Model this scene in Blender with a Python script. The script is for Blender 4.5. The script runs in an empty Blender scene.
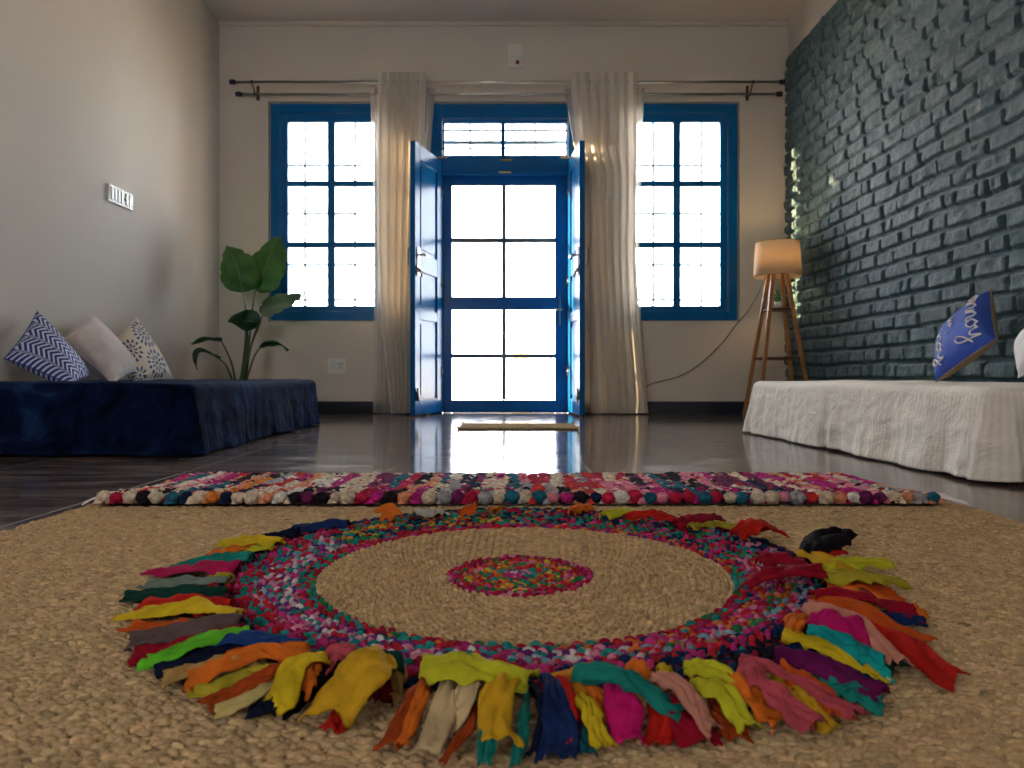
import bpy, bmesh, math, random
import numpy as np
from mathutils import Vector, Matrix, Euler, noise
random.seed(7); rng = np.random.default_rng(7)
SC = bpy.context.scene; COL = SC.collection; PI = math.pi

# ------------------------------------------------------------ camera, sky, sun, exposure
F = 720.0; H = 0.32                      # focal length in px of a 1024 wide frame, eye height in m
cam_d = bpy.data.cameras.new('camera'); cam = bpy.data.objects.new('camera', cam_d); COL.objects.link(cam)
cam.location = (0, 0, H); cam.rotation_euler = (PI/2, 0, 0)
cam_d.sensor_width = 36; cam_d.lens = F/1024*36; cam_d.shift_y = -9/1024; cam_d.clip_start = .02; cam_d.clip_end = 200
cam_d.dof.use_dof = True; cam_d.dof.focus_distance = 1.5; cam_d.dof.aperture_fstop = 9
SC.camera = cam
w = bpy.data.worlds.new('sky'); SC.world = w; w.use_nodes = True
bg = w.node_tree.nodes['Background']; bg.inputs[0].default_value = (.98, .97, .97, 1); bg.inputs[1].default_value = 7.0
w.cycles.sampling_method = 'MANUAL'; w.cycles.sample_map_resolution = 64
sun_d = bpy.data.lights.new('sun', 'SUN'); sun = bpy.data.objects.new('sun', sun_d); COL.objects.link(sun)
sun_d.energy = 100; sun_d.color = (1, .66, .34); sun_d.angle = math.radians(.8)
sun.rotation_euler = Vector((1, -.38, -.246)).to_track_quat('-Z', 'Y').to_euler(); sun.location = (-5, 9, 4)
vs = SC.view_settings; vs.view_transform = 'Standard'; vs.look = 'None'; vs.gamma = 1; vs.use_curve_mapping = False
vs.exposure = 1.27
SC.cycles.use_denoising = True; SC.cycles.max_bounces = 10; SC.cycles.diffuse_bounces = 6; SC.cycles.transparent_max_bounces = 16
SC.cycles.caustics_reflective = False; SC.cycles.caustics_refractive = False; SC.cycles.sample_clamp_indirect = 6
def portal(x, y, z, sx, sz, back=False):      # sampling guides in the window openings: they give no light of their own
    l = bpy.data.lights.new('window_portal', 'AREA'); l.shape = 'RECTANGLE'; l.size = sx; l.size_y = sz; l.cycles.is_portal = True
    o = bpy.data.objects.new('window_portal', l); o.location = (x, y, z)
    o.rotation_euler = (-PI/2 if not back else PI/2, 0, 0); COL.objects.link(o)
portal(-1.517, 6.24, 1.68, 1.02, 1.83); portal(1.383, 6.24, 1.68, 1.02, 1.83); portal(-.065, 6.24, 1.3, 1.2, 2.6)

# ------------------------------------------------------------ helpers
def tag(o, label=None, cat=None, group=None, kind=None):
    if label: o['label'] = label
    if cat: o['category'] = cat
    if group: o['group'] = group
    if kind: o['kind'] = kind
    return o
def empty(name, loc=(0, 0, 0), **k):
    o = bpy.data.objects.new(name, None); COL.objects.link(o); o.location = loc; o.empty_display_size = .05
    return tag(o, **k)
def link(name, me, m, parent=None):
    o = bpy.data.objects.new(name, me); COL.objects.link(o)
    if m: me.materials.append(m)
    if parent:
        o.parent = parent; o.matrix_parent_inverse = Matrix.Identity(4)
        o.location = -parent.location if parent.type == 'EMPTY' else (0, 0, 0)
    return o
def npmesh(name, V, faces, m, parent=None, col=None, smooth=True, uv=None):
    """faces: list of (n,k) int arrays"""
    me = bpy.data.meshes.new(name)
    V = np.asarray(V, dtype=np.float32); me.vertices.add(len(V)); me.vertices.foreach_set('co', V.ravel())
    loops = np.concatenate([f.ravel() for f in faces]).astype(np.int32)
    tot = np.concatenate([np.full(len(f), f.shape[1]) for f in faces]).astype(np.int32)
    st = np.concatenate([[0], np.cumsum(tot)[:-1]]).astype(np.int32)
    me.loops.add(len(loops)); me.loops.foreach_set('vertex_index', loops)
    me.polygons.add(len(tot)); me.polygons.foreach_set('loop_start', st)
    try: me.polygons.foreach_set('loop_total', tot)
    except Exception: pass
    me.update(calc_edges=True); me.validate()
    if smooth: me.polygons.foreach_set('use_smooth', np.ones(len(me.polygons), dtype=bool))
    if col is not None:
        a = me.color_attributes.new('Col', 'FLOAT_COLOR', 'POINT')
        c = np.ones((len(V), 4), dtype=np.float32); c[:, :3] = col; a.data.foreach_set('color', c.ravel())
    if uv is not None:
        u = me.uv_layers.new(name='UVMap'); u.data.foreach_set('uv', np.asarray(uv, dtype=np.float32)[loops].ravel())
    return link(name, me, m, parent)
def gridfaces(nu, nv, wrap=False, flip=False):
    i = np.arange(nu if wrap else nu-1)[:, None]; j = np.arange(nv-1)[None, :]
    a = i*nv+j; i2 = (i+1) % nu; b = i2*nv+j
    f = np.stack([a, b, b+1, a+1], -1).reshape(-1, 4)
    return f[:, ::-1] if flip else f
def bmobj(name, bm, m, parent=None, smooth=False, bev=0):
    if bev:
        bmesh.ops.bevel(bm, geom=list(bm.edges), offset=bev, segments=2, affect='EDGES', clamp_overlap=True)
    me = bpy.data.meshes.new(name); bmesh.ops.recalc_face_normals(bm, faces=bm.faces); bm.to_mesh(me); bm.free()
    if smooth:
        for p in me.polygons: p.use_smooth = True
    return link(name, me, m, parent)
def box(bm, x0, x1, y0, y1, z0, z1, M=None):
    vs_ = [bm.verts.new(v) for v in ((x0,y0,z0),(x1,y0,z0),(x1,y1,z0),(x0,y1,z0),(x0,y0,z1),(x1,y0,z1),(x1,y1,z1),(x0,y1,z1))]
    if M is not None:
        for v in vs_: v.co = M @ v.co
    for f in ((0,3,2,1),(4,5,6,7),(0,1,5,4),(1,2,6,5),(2,3,7,6),(3,0,4,7)): bm.faces.new([vs_[i] for i in f])
def tube(bm, pts, r, n=10, caps=True):
    pts = [Vector(p) for p in pts]; rs = r if isinstance(r, (list, tuple)) else [r]*len(pts); rings = []
    for i, p in enumerate(pts):
        t = (pts[min(i+1, len(pts)-1)]-pts[max(i-1, 0)]).normalized()
        a = Vector((0, 0, 1)) if abs(t.z) < .9 else Vector((0, 1, 0))
        u = t.cross(a).normalized(); v = t.cross(u)
        rings.append([bm.verts.new(p+(u*math.cos(2*PI*k/n)+v*math.sin(2*PI*k/n))*rs[i]) for k in range(n)])
    for A, B in zip(rings, rings[1:]):
        for k in range(n): bm.faces.new((A[k], A[(k+1) % n], B[(k+1) % n], B[k])).smooth = True
    if caps: bm.faces.new(rings[0][::-1]); bm.faces.new(rings[-1])
def lathe(bm, prof, c=(0, 0), n=32, caps=False):
    rings = [[bm.verts.new((c[0]+r*math.cos(2*PI*k/n), c[1]+r*math.sin(2*PI*k/n), z)) for k in range(n)] for r, z in prof]
    for A, B in zip(rings, rings[1:]):
        for k in range(n): bm.faces.new((A[k], A[(k+1) % n], B[(k+1) % n], B[k])).smooth = True
    if caps: bm.faces.new(rings[0][::-1]); bm.faces.new(rings[-1])
def smoothpath(P, n):
    """Catmull-Rom through P"""
    P = [Vector(p) for p in P]; Q = [P[0]*2-P[1]]+P+[P[-1]*2-P[-2]]; out = []
    for k in range(n):
        t = k/(n-1)*(len(P)-1); i = min(int(t), len(P)-2); f = t-i; a, b, c, d = Q[i:i+4]
        out.append(.5*((2*b)+(c-a)*f+(2*a-5*b+4*c-d)*f*f+(3*b-a-3*c+d)*f**3))
    return out
def at(px, py, y): return Vector(((px-512)*y/F, y, H-(py-375)*y/F))           # a pixel at a known distance
def onz(px, py, z):                                                            # a pixel on a horizontal plane
    y = F*(H-z)/(py-375); return Vector(((px-512)*y/F, y, z))
def srgb(r, g, b):
    f = lambda c: ((c/255+.055)/1.055)**2.4 if c > 10 else c/255/12.92
    return (f(r), f(g), f(b))
# ------------------------------------------------------------ materials
class NT:
    def __init__(s, name):
        s.m = bpy.data.materials.new(name); s.m.use_nodes = True; s.t = s.m.node_tree; s.n = s.t.nodes; s.p = s.n['Principled BSDF']; s.out = s.n['Material Output']
    def add(s, ty, **k):
        o = s.n.new(ty)
        for a, b in k.items(): setattr(o, a, b)
        return o
    def l(s, a, b): s.t.links.new(a, b)
    def noise(s, scale, detail=3, vec=None, rough=.5):
        o = s.add('ShaderNodeTexNoise'); o.inputs['Scale'].default_value = scale; o.inputs['Detail'].default_value = detail; o.inputs['Roughness'].default_value = rough
        if vec: s.l(vec, o.inputs['Vector'])
        return o
    def ramp(s, fac, stops):
        o = s.add('ShaderNodeValToRGB'); e = o.color_ramp.elements
        while len(e) < len(stops): e.new(.5)
        for k, (p, c) in zip(e, stops): k.position = p; k.color = (*c, 1)
        s.l(fac, o.inputs[0]); return o
    def bump(s, h, strength=.3, dist=.01):
        o = s.add('ShaderNodeBump'); o.inputs['Strength'].default_value = strength; o.inputs['Distance'].default_value = dist
        s.l(h, o.inputs['Height']); s.l(o.outputs[0], s.p.inputs['Normal']); return o
    def coord(s, kind='Object', scale=None):
        o = s.add('ShaderNodeTexCoord')
        if scale is None: return o.outputs[kind]
        mp = s.add('ShaderNodeMapping'); mp.inputs['Scale'].default_value = scale; s.l(o.outputs[kind], mp.inputs[0]); return mp.outputs[0]
    def math(s, op, a, b=None, c=None):
        o = s.add('ShaderNodeMath', operation=op)
        for i, v in enumerate((a, b, c)):
            if v is None: continue
            if isinstance(v, (int, float)): o.inputs[i].default_value = v
            else: s.l(v, o.inputs[i])
        return o.outputs[0]
def mat(name, col, rough=.5, metal=0, var=0, vscale=8, bump=0, bscale=60, bdist=.004, sheen=0, spec=.5, coat=0, scale=None):
    t = NT(name); p = t.p; p.inputs['Base Color'].default_value = (*col, 1); p.inputs['Roughness'].default_value = rough; p.inputs['Metallic'].default_value = metal
    p.inputs['Sheen Weight'].default_value = sheen; p.inputs['Specular IOR Level'].default_value = spec; p.inputs['Coat Weight'].default_value = coat
    v = t.coord('Object', scale)
    if var:
        r = t.ramp(t.noise(vscale, 4, v).outputs[0], [(.3, tuple(c*(1-var) for c in col)), (.7, tuple(min(1, c*(1+var)) for c in col))]); t.l(r.outputs[0], p.inputs['Base Color'])
    if bump: t.bump(t.noise(bscale, 4, v).outputs[0], bump, bdist)
    return t.m
def vcolmat(name, rough=.9, bump=.6, bscale=400, bdist=.002, var=.25, vscale=150, sheen=0):
    t = NT(name); a = t.add('ShaderNodeVertexColor'); a.layer_name = 'Col'; v = t.coord()
    n = t.noise(vscale, 3, v); r = t.ramp(n.outputs[0], [(.25, (1-var,)*3), (.75, (1+var,)*3)])
    mx = t.add('ShaderNodeMixRGB', blend_type='MULTIPLY'); mx.inputs[0].default_value = 1; t.l(a.outputs[0], mx.inputs[1]); t.l(r.outputs[0], mx.inputs[2])
    t.l(mx.outputs[0], t.p.inputs['Base Color']); t.p.inputs['Roughness'].default_value = rough; t.p.inputs['Specular IOR Level'].default_value = .06
    t.p.inputs['Sheen Weight'].default_value = sheen
    t.bump(t.noise(bscale, 3, v).outputs[0], bump, bdist); return t.m
M_wall = mat('wall_paint', (.63, .585, .535), .75, var=.03, vscale=1.5, bump=.12, bscale=25)
M_ceil = mat('ceiling_paint', (.66, .60, .55), .8, var=.02, vscale=1)
M_blue = mat('blue_gloss_paint', (.002, .118, .36), .28, var=.12, vscale=6, bump=.12, bscale=30, spec=.14)
M_skirt = mat('dark_skirting', (.012, .016, .03), .3)
M_metal = mat('dark_metal', (.12, .11, .10), .3, 1)
M_steel = mat('brushed_steel', (.55, .52, .48), .28, 1)
M_brass = mat('brass', (.75, .5, .2), .3, 1)
M_finial = mat('black_finial', (.03, .03, .06), .25, .3)
M_grille = mat('grille_paint', (.10, .12, .13), .5)
M_plastic = mat('white_plastic', (.72, .72, .68), .35)
M_plasticg = mat('white_plastic_rocker', (.62, .66, .64), .3)
M_black = mat('black_plastic', (.01, .01, .01), .4)
M_red = mat('red_plastic', (.25, .01, .01), .3)
M_wood = mat('warm_wood', (.42, .19, .065), .45, var=.35, vscale=6, scale=(9, 9, 1))
M_darkwood = mat('dark_wood', (.10, .035, .02), .5, var=.2, vscale=10)
M_out = mat('outside_terrace', (.75, .72, .66), .8, var=.1)
M_outwall = mat('outside_plaster', (.78, .76, .72), .8, var=.06)
M_pillar = mat('cream_pillar', (.78, .62, .32), .8, var=.1)
M_hedge = mat('outside_foliage', (.42, .36, .14), .8, var=.4, vscale=20)
M_pot = mat('ceramic_pot', (.55, .52, .48), .4)
M_soil = mat('soil', (.03, .02, .012), .95, bump=.6)
M_mattress = mat('mattress_fabric', (.5, .5, .5), .8)
def glass():
    t = NT('window_glass'); t.n.remove(t.p)
    tr = t.add('ShaderNodeBsdfTransparent'); gl = t.add('ShaderNodeBsdfGlossy'); gl.inputs['Roughness'].default_value = .02
    tr.inputs[0].default_value = (.95, .98, 1, 1)
    mx = t.add('ShaderNodeMixShader'); fr = t.add('ShaderNodeFresnel'); fr.inputs[0].default_value = 1.45
    f2 = t.math('MULTIPLY', fr.outputs[0], .8)
    t.l(f2, mx.inputs[0]); t.l(tr.outputs[0], mx.inputs[1]); t.l(gl.outputs[0], mx.inputs[2]); t.l(mx.outputs[0], t.out.inputs[0]); return t.m
M_glass = glass()
def cloth(name, col, trans, rough=.9, weave=900, tcol=None, sheer=0):
    t = NT(name); p = t.p; p.inputs['Base Color'].default_value = (*col, 1); p.inputs['Roughness'].default_value = rough; p.inputs['Specular IOR Level'].default_value = .15
    v = t.coord(); t.bump(t.noise(weave, 2, v).outputs[0], .25, .001)
    tl = t.add('ShaderNodeBsdfTranslucent'); tl.inputs[0].default_value = (*(tcol or col), 1)
    mx = t.add('ShaderNodeMixShader'); mx.inputs[0].default_value = trans
    t.l(p.outputs[0], mx.inputs[1]); t.l(tl.outputs[0], mx.inputs[2]); last = mx
    if sheer:
        tr = t.add('ShaderNodeBsdfTransparent'); m2 = t.add('ShaderNodeMixShader'); m2.inputs[0].default_value = sheer; t.l(mx.outputs[0], m2.inputs[1]); t.l(tr.outputs[0], m2.inputs[2]); last = m2
    t.l(last.outputs[0], t.out.inputs[0]); return t.m
M_curtain = cloth('curtain_fabric', (.70, .67, .63), .36, tcol=(.90, .85, .77)); M_sheer = cloth('sheer_curtain_fabric', (.78, .75, .72), .5, tcol=(.95, .92, .88), sheer=.45)
M_shade = cloth('linen_shade', (.60, .54, .45), .35, tcol=(.85, .70, .5), weave=300)
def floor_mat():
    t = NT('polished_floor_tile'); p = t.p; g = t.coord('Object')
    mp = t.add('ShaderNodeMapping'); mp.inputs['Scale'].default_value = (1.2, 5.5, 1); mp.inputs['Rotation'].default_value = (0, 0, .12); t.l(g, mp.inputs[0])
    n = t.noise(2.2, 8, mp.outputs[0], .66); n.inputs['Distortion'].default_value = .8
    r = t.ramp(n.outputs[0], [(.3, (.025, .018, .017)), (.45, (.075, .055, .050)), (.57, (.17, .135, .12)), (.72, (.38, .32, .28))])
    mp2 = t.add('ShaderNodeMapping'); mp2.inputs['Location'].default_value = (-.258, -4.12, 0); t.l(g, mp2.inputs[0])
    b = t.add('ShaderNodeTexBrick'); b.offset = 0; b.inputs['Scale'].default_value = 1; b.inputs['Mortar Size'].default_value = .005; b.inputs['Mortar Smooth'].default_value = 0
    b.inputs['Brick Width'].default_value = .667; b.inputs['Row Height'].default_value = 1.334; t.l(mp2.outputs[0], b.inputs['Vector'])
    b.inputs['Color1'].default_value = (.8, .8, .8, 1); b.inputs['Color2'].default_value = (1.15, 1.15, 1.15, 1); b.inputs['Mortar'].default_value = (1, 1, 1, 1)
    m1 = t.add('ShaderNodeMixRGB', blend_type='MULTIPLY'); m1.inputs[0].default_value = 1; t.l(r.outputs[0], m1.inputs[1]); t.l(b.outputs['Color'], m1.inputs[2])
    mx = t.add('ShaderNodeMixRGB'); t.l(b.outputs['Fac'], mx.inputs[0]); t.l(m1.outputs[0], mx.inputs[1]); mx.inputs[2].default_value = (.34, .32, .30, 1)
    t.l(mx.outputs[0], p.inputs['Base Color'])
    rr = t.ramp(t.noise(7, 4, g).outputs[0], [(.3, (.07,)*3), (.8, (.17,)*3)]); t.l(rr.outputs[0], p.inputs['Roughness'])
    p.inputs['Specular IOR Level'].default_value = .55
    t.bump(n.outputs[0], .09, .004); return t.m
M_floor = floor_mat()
def brick_mat():
    t = NT('slate_painted_brick'); v = t.coord()
    r = t.ramp(t.noise(22, 6, v, .7).outputs[0], [(.3, (.035, .08, .10)), (.55, (.07, .135, .155)), (.8, (.14, .21, .22))]); t.l(r.outputs[0], t.p.inputs['Base Color'])
    t.p.inputs['Roughness'].default_value = .46; t.p.inputs['Specular IOR Level'].default_value = .4; t.bump(t.noise(60, 8, v, .75).outputs[0], .9, .012); return t.m
M_brick = brick_mat()
M_jute = vcolmat('jute_fibre', var=.25, vscale=260, bscale=700, bump=.35)
M_rag = vcolmat('cotton_rag_braid', var=.25, vscale=120, bscale=350)
M_chunky = vcolmat('chunky_rag', var=.45, vscale=90, bscale=220, bdist=.006, bump=.8)
def velvet():
    t = NT('navy_velvet'); v = t.coord(); p = t.p
    n = t.noise(5.5, 5, v, .6); n.inputs['Distortion'].default_value = 1.2
    r = t.ramp(n.outputs[0], [(.35, (.0015, .003, .012)), (.58, (.004, .012, .045)), (.8, (.02, .05, .14))]); t.l(r.outputs[0], p.inputs['Base Color'])
    p.inputs['Roughness'].default_value = .9; p.inputs['Sheen Weight'].default_value = .04; p.inputs['Specular IOR Level'].default_value = .03; p.inputs['Sheen Roughness'].default_value = .35; p.inputs['Sheen Tint'].default_value = (.12, .25, .7, 1)
    t.bump(t.noise(10, 5, v).outputs[0], .5, .02); return t.m
M_velvet = velvet()
def sheet_mat():
    t = NT('white_striped_sheet'); p = t.p; uv = t.add('ShaderNodeUVMap').outputs[0]
    wv = t.add('ShaderNodeTexWave'); wv.inputs['Scale'].default_value = 17; wv.bands_direction = 'X'; t.l(uv, wv.inputs[0])
    r = t.ramp(wv.outputs[0], [(.35, (.84, .81, .75)), (.6, (.78, .75, .70))]); t.l(r.outputs[0], p.inputs['Base Color'])
    p.inputs['Roughness'].default_value = .85; p.inputs['Specular IOR Level'].default_value = .2
    n = t.noise(9, 5, t.coord(), .6); n.inputs['Distortion'].default_value = .7
    h = t.math('ADD', t.math('MULTIPLY', wv.outputs[0], .02), n.outputs[0]); t.bump(h, .55, .03); return t.m
M_sheet = sheet_mat()

# ------------------------------------------------------------ the room
XL, XR, YB, YF, ZC, ZB = -2.44, 2.30, 6.0, -2.4, 3.26, 2.945
def struct(name, bm, m, **k):
    o = bmobj(name, bm, m, **k); o['kind'] = 'structure'; return o
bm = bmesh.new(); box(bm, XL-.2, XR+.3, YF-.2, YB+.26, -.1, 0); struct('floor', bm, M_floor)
bm = bmesh.new(); box(bm, XL-.2, XR+.3, YF-.2, YB+.26, ZC, ZC+.12); struct('ceiling', bm, M_ceil)
bm = bmesh.new(); box(bm, XL-.15, XL, YF, YB+.23, 0, ZC); struct('wall_left', bm, M_wall)
p, q, u, v = -1.45, -1.0, 1.2, 2.2          # opening added in the right wall, unseen behind the camera, for fill light
bm = bmesh.new(); a, b = XR, XR+.25; box(bm, a, b, YF, p, 0, ZC); box(bm, a, b, q, YB+.23, 0, ZC); box(bm, a, b, p, q, 0, u); box(bm, a, b, p, q, v, ZC); struct('wall_right', bm, M_wall)
l = bpy.data.lights.new('window_portal', 'AREA'); l.shape = 'RECTANGLE'; l.size = v-u; l.size_y = q-p; l.cycles.is_portal = True
o = bpy.data.objects.new('window_portal', l); o.location = (XR+.24, (p+q)/2, (u+v)/2); o.rotation_euler = (0, PI/2, 0); COL.objects.link(o)
WIN = [(-2.03, -1.005, .765, 2.60), (.870, 1.897, .765, 2.60)]; DOOR = (-.70, .575, 0, 2.60)
bm = bmesh.new(); xs = sorted([XL, XR]+[WIN[0][0], WIN[0][1], DOOR[0], DOOR[1], WIN[1][0], WIN[1][1]])
for i in range(7):
    a, b = xs[i], xs[i+1]
    if i in (0, 2, 4, 6): box(bm, a, b, YB, YB+.23, 0, ZC)
    elif i == 3: box(bm, a, b, YB, YB+.23, 2.60, ZC)
    else: box(bm, a, b, YB, YB+.23, 0, .765); box(bm, a, b, YB, YB+.23, 2.60, ZC)
for a, b, c, d_, f0, f1 in ((*WIN[0], -2.017, -1.017), (*WIN[1], .883, 1.883)):          # stepped reveals close the gap behind the frames
    box(bm, a, f0, YB+.04, YB+.23, c, d_); box(bm, f1, b, YB+.04, YB+.23, c, d_); box(bm, f0, f1, YB+.04, YB+.23, c, .778); box(bm, f0, f1, YB+.04, YB+.23, 2.587, d_)
box(bm, DOOR[0], -.685, YB+.04, YB+.23, 0, 2.6); box(bm, .560, DOOR[1], YB+.04, YB+.23, 0, 2.6); box(bm, -.685, .560, YB+.04, YB+.23, 2.587, 2.6)
struct('wall_back', bm, M_wall)
RW = (-2.3, -1.45, 1.0, 2.1)             # another added opening, in the unseen wall behind the camera, lets in fill
bm = bmesh.new(); box(bm, XL, RW[0], YF-.2, YF, 0, ZC); box(bm, RW[1], XR, YF-.2, YF, 0, ZC); box(bm, RW[0], RW[1], YF-.2, YF, 0, RW[2]); box(bm, RW[0], RW[1], YF-.2, YF, RW[3], ZC)
struct('wall_rear', bm, M_wall); portal((RW[0]+RW[1])/2, YF-.19, (RW[2]+RW[3])/2, RW[1]-RW[0], RW[3]-RW[2], True)
bm = bmesh.new(); box(bm, XL, XR, YB-.03, YB, ZC-.035, ZC); struct('trim_1', bm, M_ceil, bev=.008)
bm = bmesh.new(); box(bm, XL, DOOR[0]-.01, YB-.014, YB, 0, .10); box(bm, DOOR[1]+.01, XR, YB-.014, YB, 0, .10); struct('baseboard_back', bm, M_skirt)
bm = bmesh.new(); box(bm, XL, XL+.014, YF, YB-.014, 0, .10); struct('baseboard_left', bm, M_skirt)

def brick_wall():
    y0, y1 = 1.2, 5.998; dy, dz = .0075, .0065
    ys = np.arange(y0, y1, dy); zs = np.arange(0, ZB, dz); ys[-1] = y1; zs[-1] = ZB
    Y, Z = np.meshgrid(ys, zs, indexing='ij'); ch, bl = .0985, .262
    wob = np.vectorize(lambda a, b: noise.noise(Vector((a*2.2, b*2.2, 3.1))))
    W1 = wob(ys[::12][:, None]*np.ones(len(zs[::12]))[None], zs[::12][None]*np.ones(len(ys[::12]))[:, None])
    yi = np.interp(ys, ys[::12], np.arange(len(ys[::12]))); zi = np.interp(zs, zs[::12], np.arange(len(zs[::12])))
    def up(A):
        T = np.stack([np.interp(yi, np.arange(A.shape[0]), A[:, k]) for k in range(A.shape[1])], 1)
        return np.stack([np.interp(zi, np.arange(A.shape[1]), T[k]) for k in range(T.shape[0])], 0)
    W1 = up(W1); Zw = Z+W1*.012
    row = np.floor(Zw/ch).astype(int); rz = Zw/ch-row
    nrow = row.max()+2; hgt = np.zeros_like(Y); nb = 60
    for r in range(nrow):
        L = bl*rng.uniform(.62, 1.15, nb); L[rng.random(nb) < .12] *= .5; e = np.cumsum(L)-rng.uniform(.2, .9)
        m = row == r
        if not m.any(): continue
        yy = Y[m]-y0+.1; idx = np.searchsorted(e, yy); lo = np.where(idx > 0, e[idx-1], -.5); hi = e[np.minimum(idx, nb-1)]
        cs = rng.random((nb+1, 6)); c = cs[idx]
        tilt = (c[:, 0]-.5)*.06; zz = (rz[m]-.5)*ch - (yy-(lo+hi)/2)*tilt*.35 - (c[:, 1]-.5)*.008
        hz = ch*.5-.0065-c[:, 2]*.006; hy = (hi-lo)/2-.006-c[:, 3]*.006
        dzv = hz-np.abs(zz); dyv = hy-np.abs(yy-(lo+hi)/2); d = np.minimum(dzv, dyv)
        rc = np.minimum(np.sqrt(np.maximum(0, .009-dzv)**2+np.maximum(0, .009-dyv)**2), .03); d = np.where((dzv < .009) & (dyv < .009), .009-rc, d)
        hgt[m] = np.clip(d/.008, 0, 1)**.6*(.022+.009*c[:, 4]+(yy-(lo+hi)/2)*(c[:, 5]-.5)*.04)
    n2 = np.vectorize(lambda a, b: noise.fractal(Vector((a*14, b*14, 9.)), 1., 2., 3)); k = 3
    S = n2(ys[::k][:, None]*np.ones(len(zs[::k]))[None], zs[::k][None]*np.ones(len(ys[::k]))[:, None])
    yi = np.interp(ys, ys[::k], np.arange(len(ys[::k]))); zi = np.interp(zs, zs[::k], np.arange(len(zs[::k]))); S = up(S)
    hgt = hgt*(1+.25*S)+S*.004+rng.normal(size=Y.shape)*.0006
    X = XR-.004-np.maximum(hgt, -.002)
    X[:, -1] = XR; X[0] = XR
    V = np.stack([X, Y, Z], -1).reshape(-1, 3)
    o = npmesh('wall_brick', V, [gridfaces(len(ys), len(zs), flip=True)], M_brick); o.name = 'trim_2'; o['kind'] = 'structure'
brick_wall()

bm = bmesh.new(); box(bm, XL-.1, XR+.2, YB+.23, YB+.56, 2.64, 2.74); struct('trim_3', bm, M_outwall)      # unseen sunshade ledge, added to cut the sun at the openings' tops
# outside: terrace, parapet, pillar, foliage far off
bm = bmesh.new(); box(bm, -14, 14, YB+.28, 30, -.16, -.06); struct('ground', bm, M_out)
bm = bmesh.new(); box(bm, -14, 14, 13, 13.15, -.06, .25); tag(bmobj('parapet_wall', bm, M_outwall), 'low pale parapet wall outside beyond the glazed door', 'wall')
bm = bmesh.new(); box(bm, .02, .30, 12.4, 12.68, -.06, .9); box(bm, -.01, .33, 12.37, 12.71, .9, .96)
tag(bmobj('garden_pillar', bm, M_pillar, bev=.01), 'cream pillar standing outside behind the glazed door, right of its middle bar', 'pillar')

# ------------------------------------------------------------ windows
def frame_ring(bm, x0, x1, y0, y1, z0, z1, t, tb=None, tt=None):
    tb = tb or t; tt = tt or t
    box(bm, x0, x0+t, y0, y1, z0, z1); box(bm, x1-t, x1, y0, y1, z0, z1); box(bm, x0+t, x1-t, y0, y1, z0, z0+tb); box(bm, x0+t, x1-t, y0, y1, z1-tt, z1)
def window(n, x0, label):
    x1 = x0+1.0; z0, z1 = .778, 2.587
    r = empty(f'window_{n}', (x0+.5, 6.1, z0), label=label, cat='window', kind='structure')
    bm = bmesh.new(); frame_ring(bm, x0, x1, 6.015, 6.10, z0, z1, .075); bmobj('window_frame', bm, M_blue, r, bev=.004)
    sx0, sx1, sz0, sz1 = x0+.077, x1-.077, z0+.077, z1-.077
    s = bmesh.new(); frame_ring(s, sx0, sx1, 6.035, 6.08, sz0, sz1, .06, .045, .07)
    gx0, gx1, gz0, gz1 = sx0+.06, sx1-.06, sz0+.045, sz1-.07
    xm = (gx0+gx1)/2
    box(s, xm-.030, xm+.030, 6.035, 6.08, gz0, gz1)
    sash = bmobj('window_sash', s, M_blue, r, bev=.003)
    for k in (1, 2):
        zb = gz0+(gz1-gz0)*k/3
        for xa, xb in ((gx0, xm-.030), (xm+.030, gx1)):
            g = bmesh.new(); box(g, xa, xb, 6.04, 6.075, zb-.023, zb+.023); bmobj('glazing_bar', g, M_blue, sash, bev=.003)
    for i in range(2):
        for k in range(3):
            xa, xb = ((gx0, xm-.030), (xm+.030, gx1))[i]; za = gz0+(gz1-gz0)*k/3; zb = gz0+(gz1-gz0)*(k+1)/3
            g = bmesh.new(); box(g, xa+.0005, xb-.0005, 6.056, 6.060, za+(  .0235 if k else 0), zb-(  .0235 if k < 2 else 0)); bmobj('pane', g, M_glass, sash)
    g = bmesh.new()
    for px in ((305, 355) if n == 1 else (653, 701)):
        x = (px-512)*6.19/F; tube(g, [(x, 6.19, z0-.012), (x, 6.19, z1+.012)], .012, 8)
    for py in (166, 214, 265, 300):
        z = H-(py-375)*6.19/F; tube(g, [(x0-.015, 6.185, z), (x1+.012, 6.185, z)], .011, 8)
    bmobj('window_grille', g, M_grille, r)
window(1, -2.017, 'blue framed six-pane window left of the door beside the potted plant')
window(2, .883, 'blue framed six-pane window right of the door beside the floor lamp')

# ------------------------------------------------------------ door: frame with transom and glazed inner door, two panelled leaves
d = empty('door_1', (-.065, 6.1, 0), label='blue glazed door with eight panes and barred transom in the middle of the back wall', cat='door', kind='structure')
DX0, DX1 = -.685, .560
bm = bmesh.new(); box(bm, DX0, DX0+.10, 6.015, 6.12, 0, 2.587); box(bm, DX1-.09, DX1, 6.015, 6.12, 0, 2.587)
box(bm, DX0+.10, DX1-.09, 6.015, 6.12, 2.47, 2.587); box(bm, DX0+.10, DX1-.09, 6.015, 6.12, 2.00, 2.145); box(bm, DX0+.10, DX1-.09, 5.995, 6.02, 1.99, 2.02)
bmobj('door_frame', bm, M_blue, d, bev=.004)
bm = bmesh.new(); a, b = DX0+.102, DX1-.092; z0, z1 = 2.147, 2.468
box(bm, a, b, 6.05, 6.09, z0, z0+.02); box(bm, a, b, 6.05, 6.09, z1-.03, z1); box(bm, a, a+.015, 6.05, 6.09, z0+.02, z1-.03); box(bm, b-.015, b, 6.05, 6.09, z0+.02, z1-.03)
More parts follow.
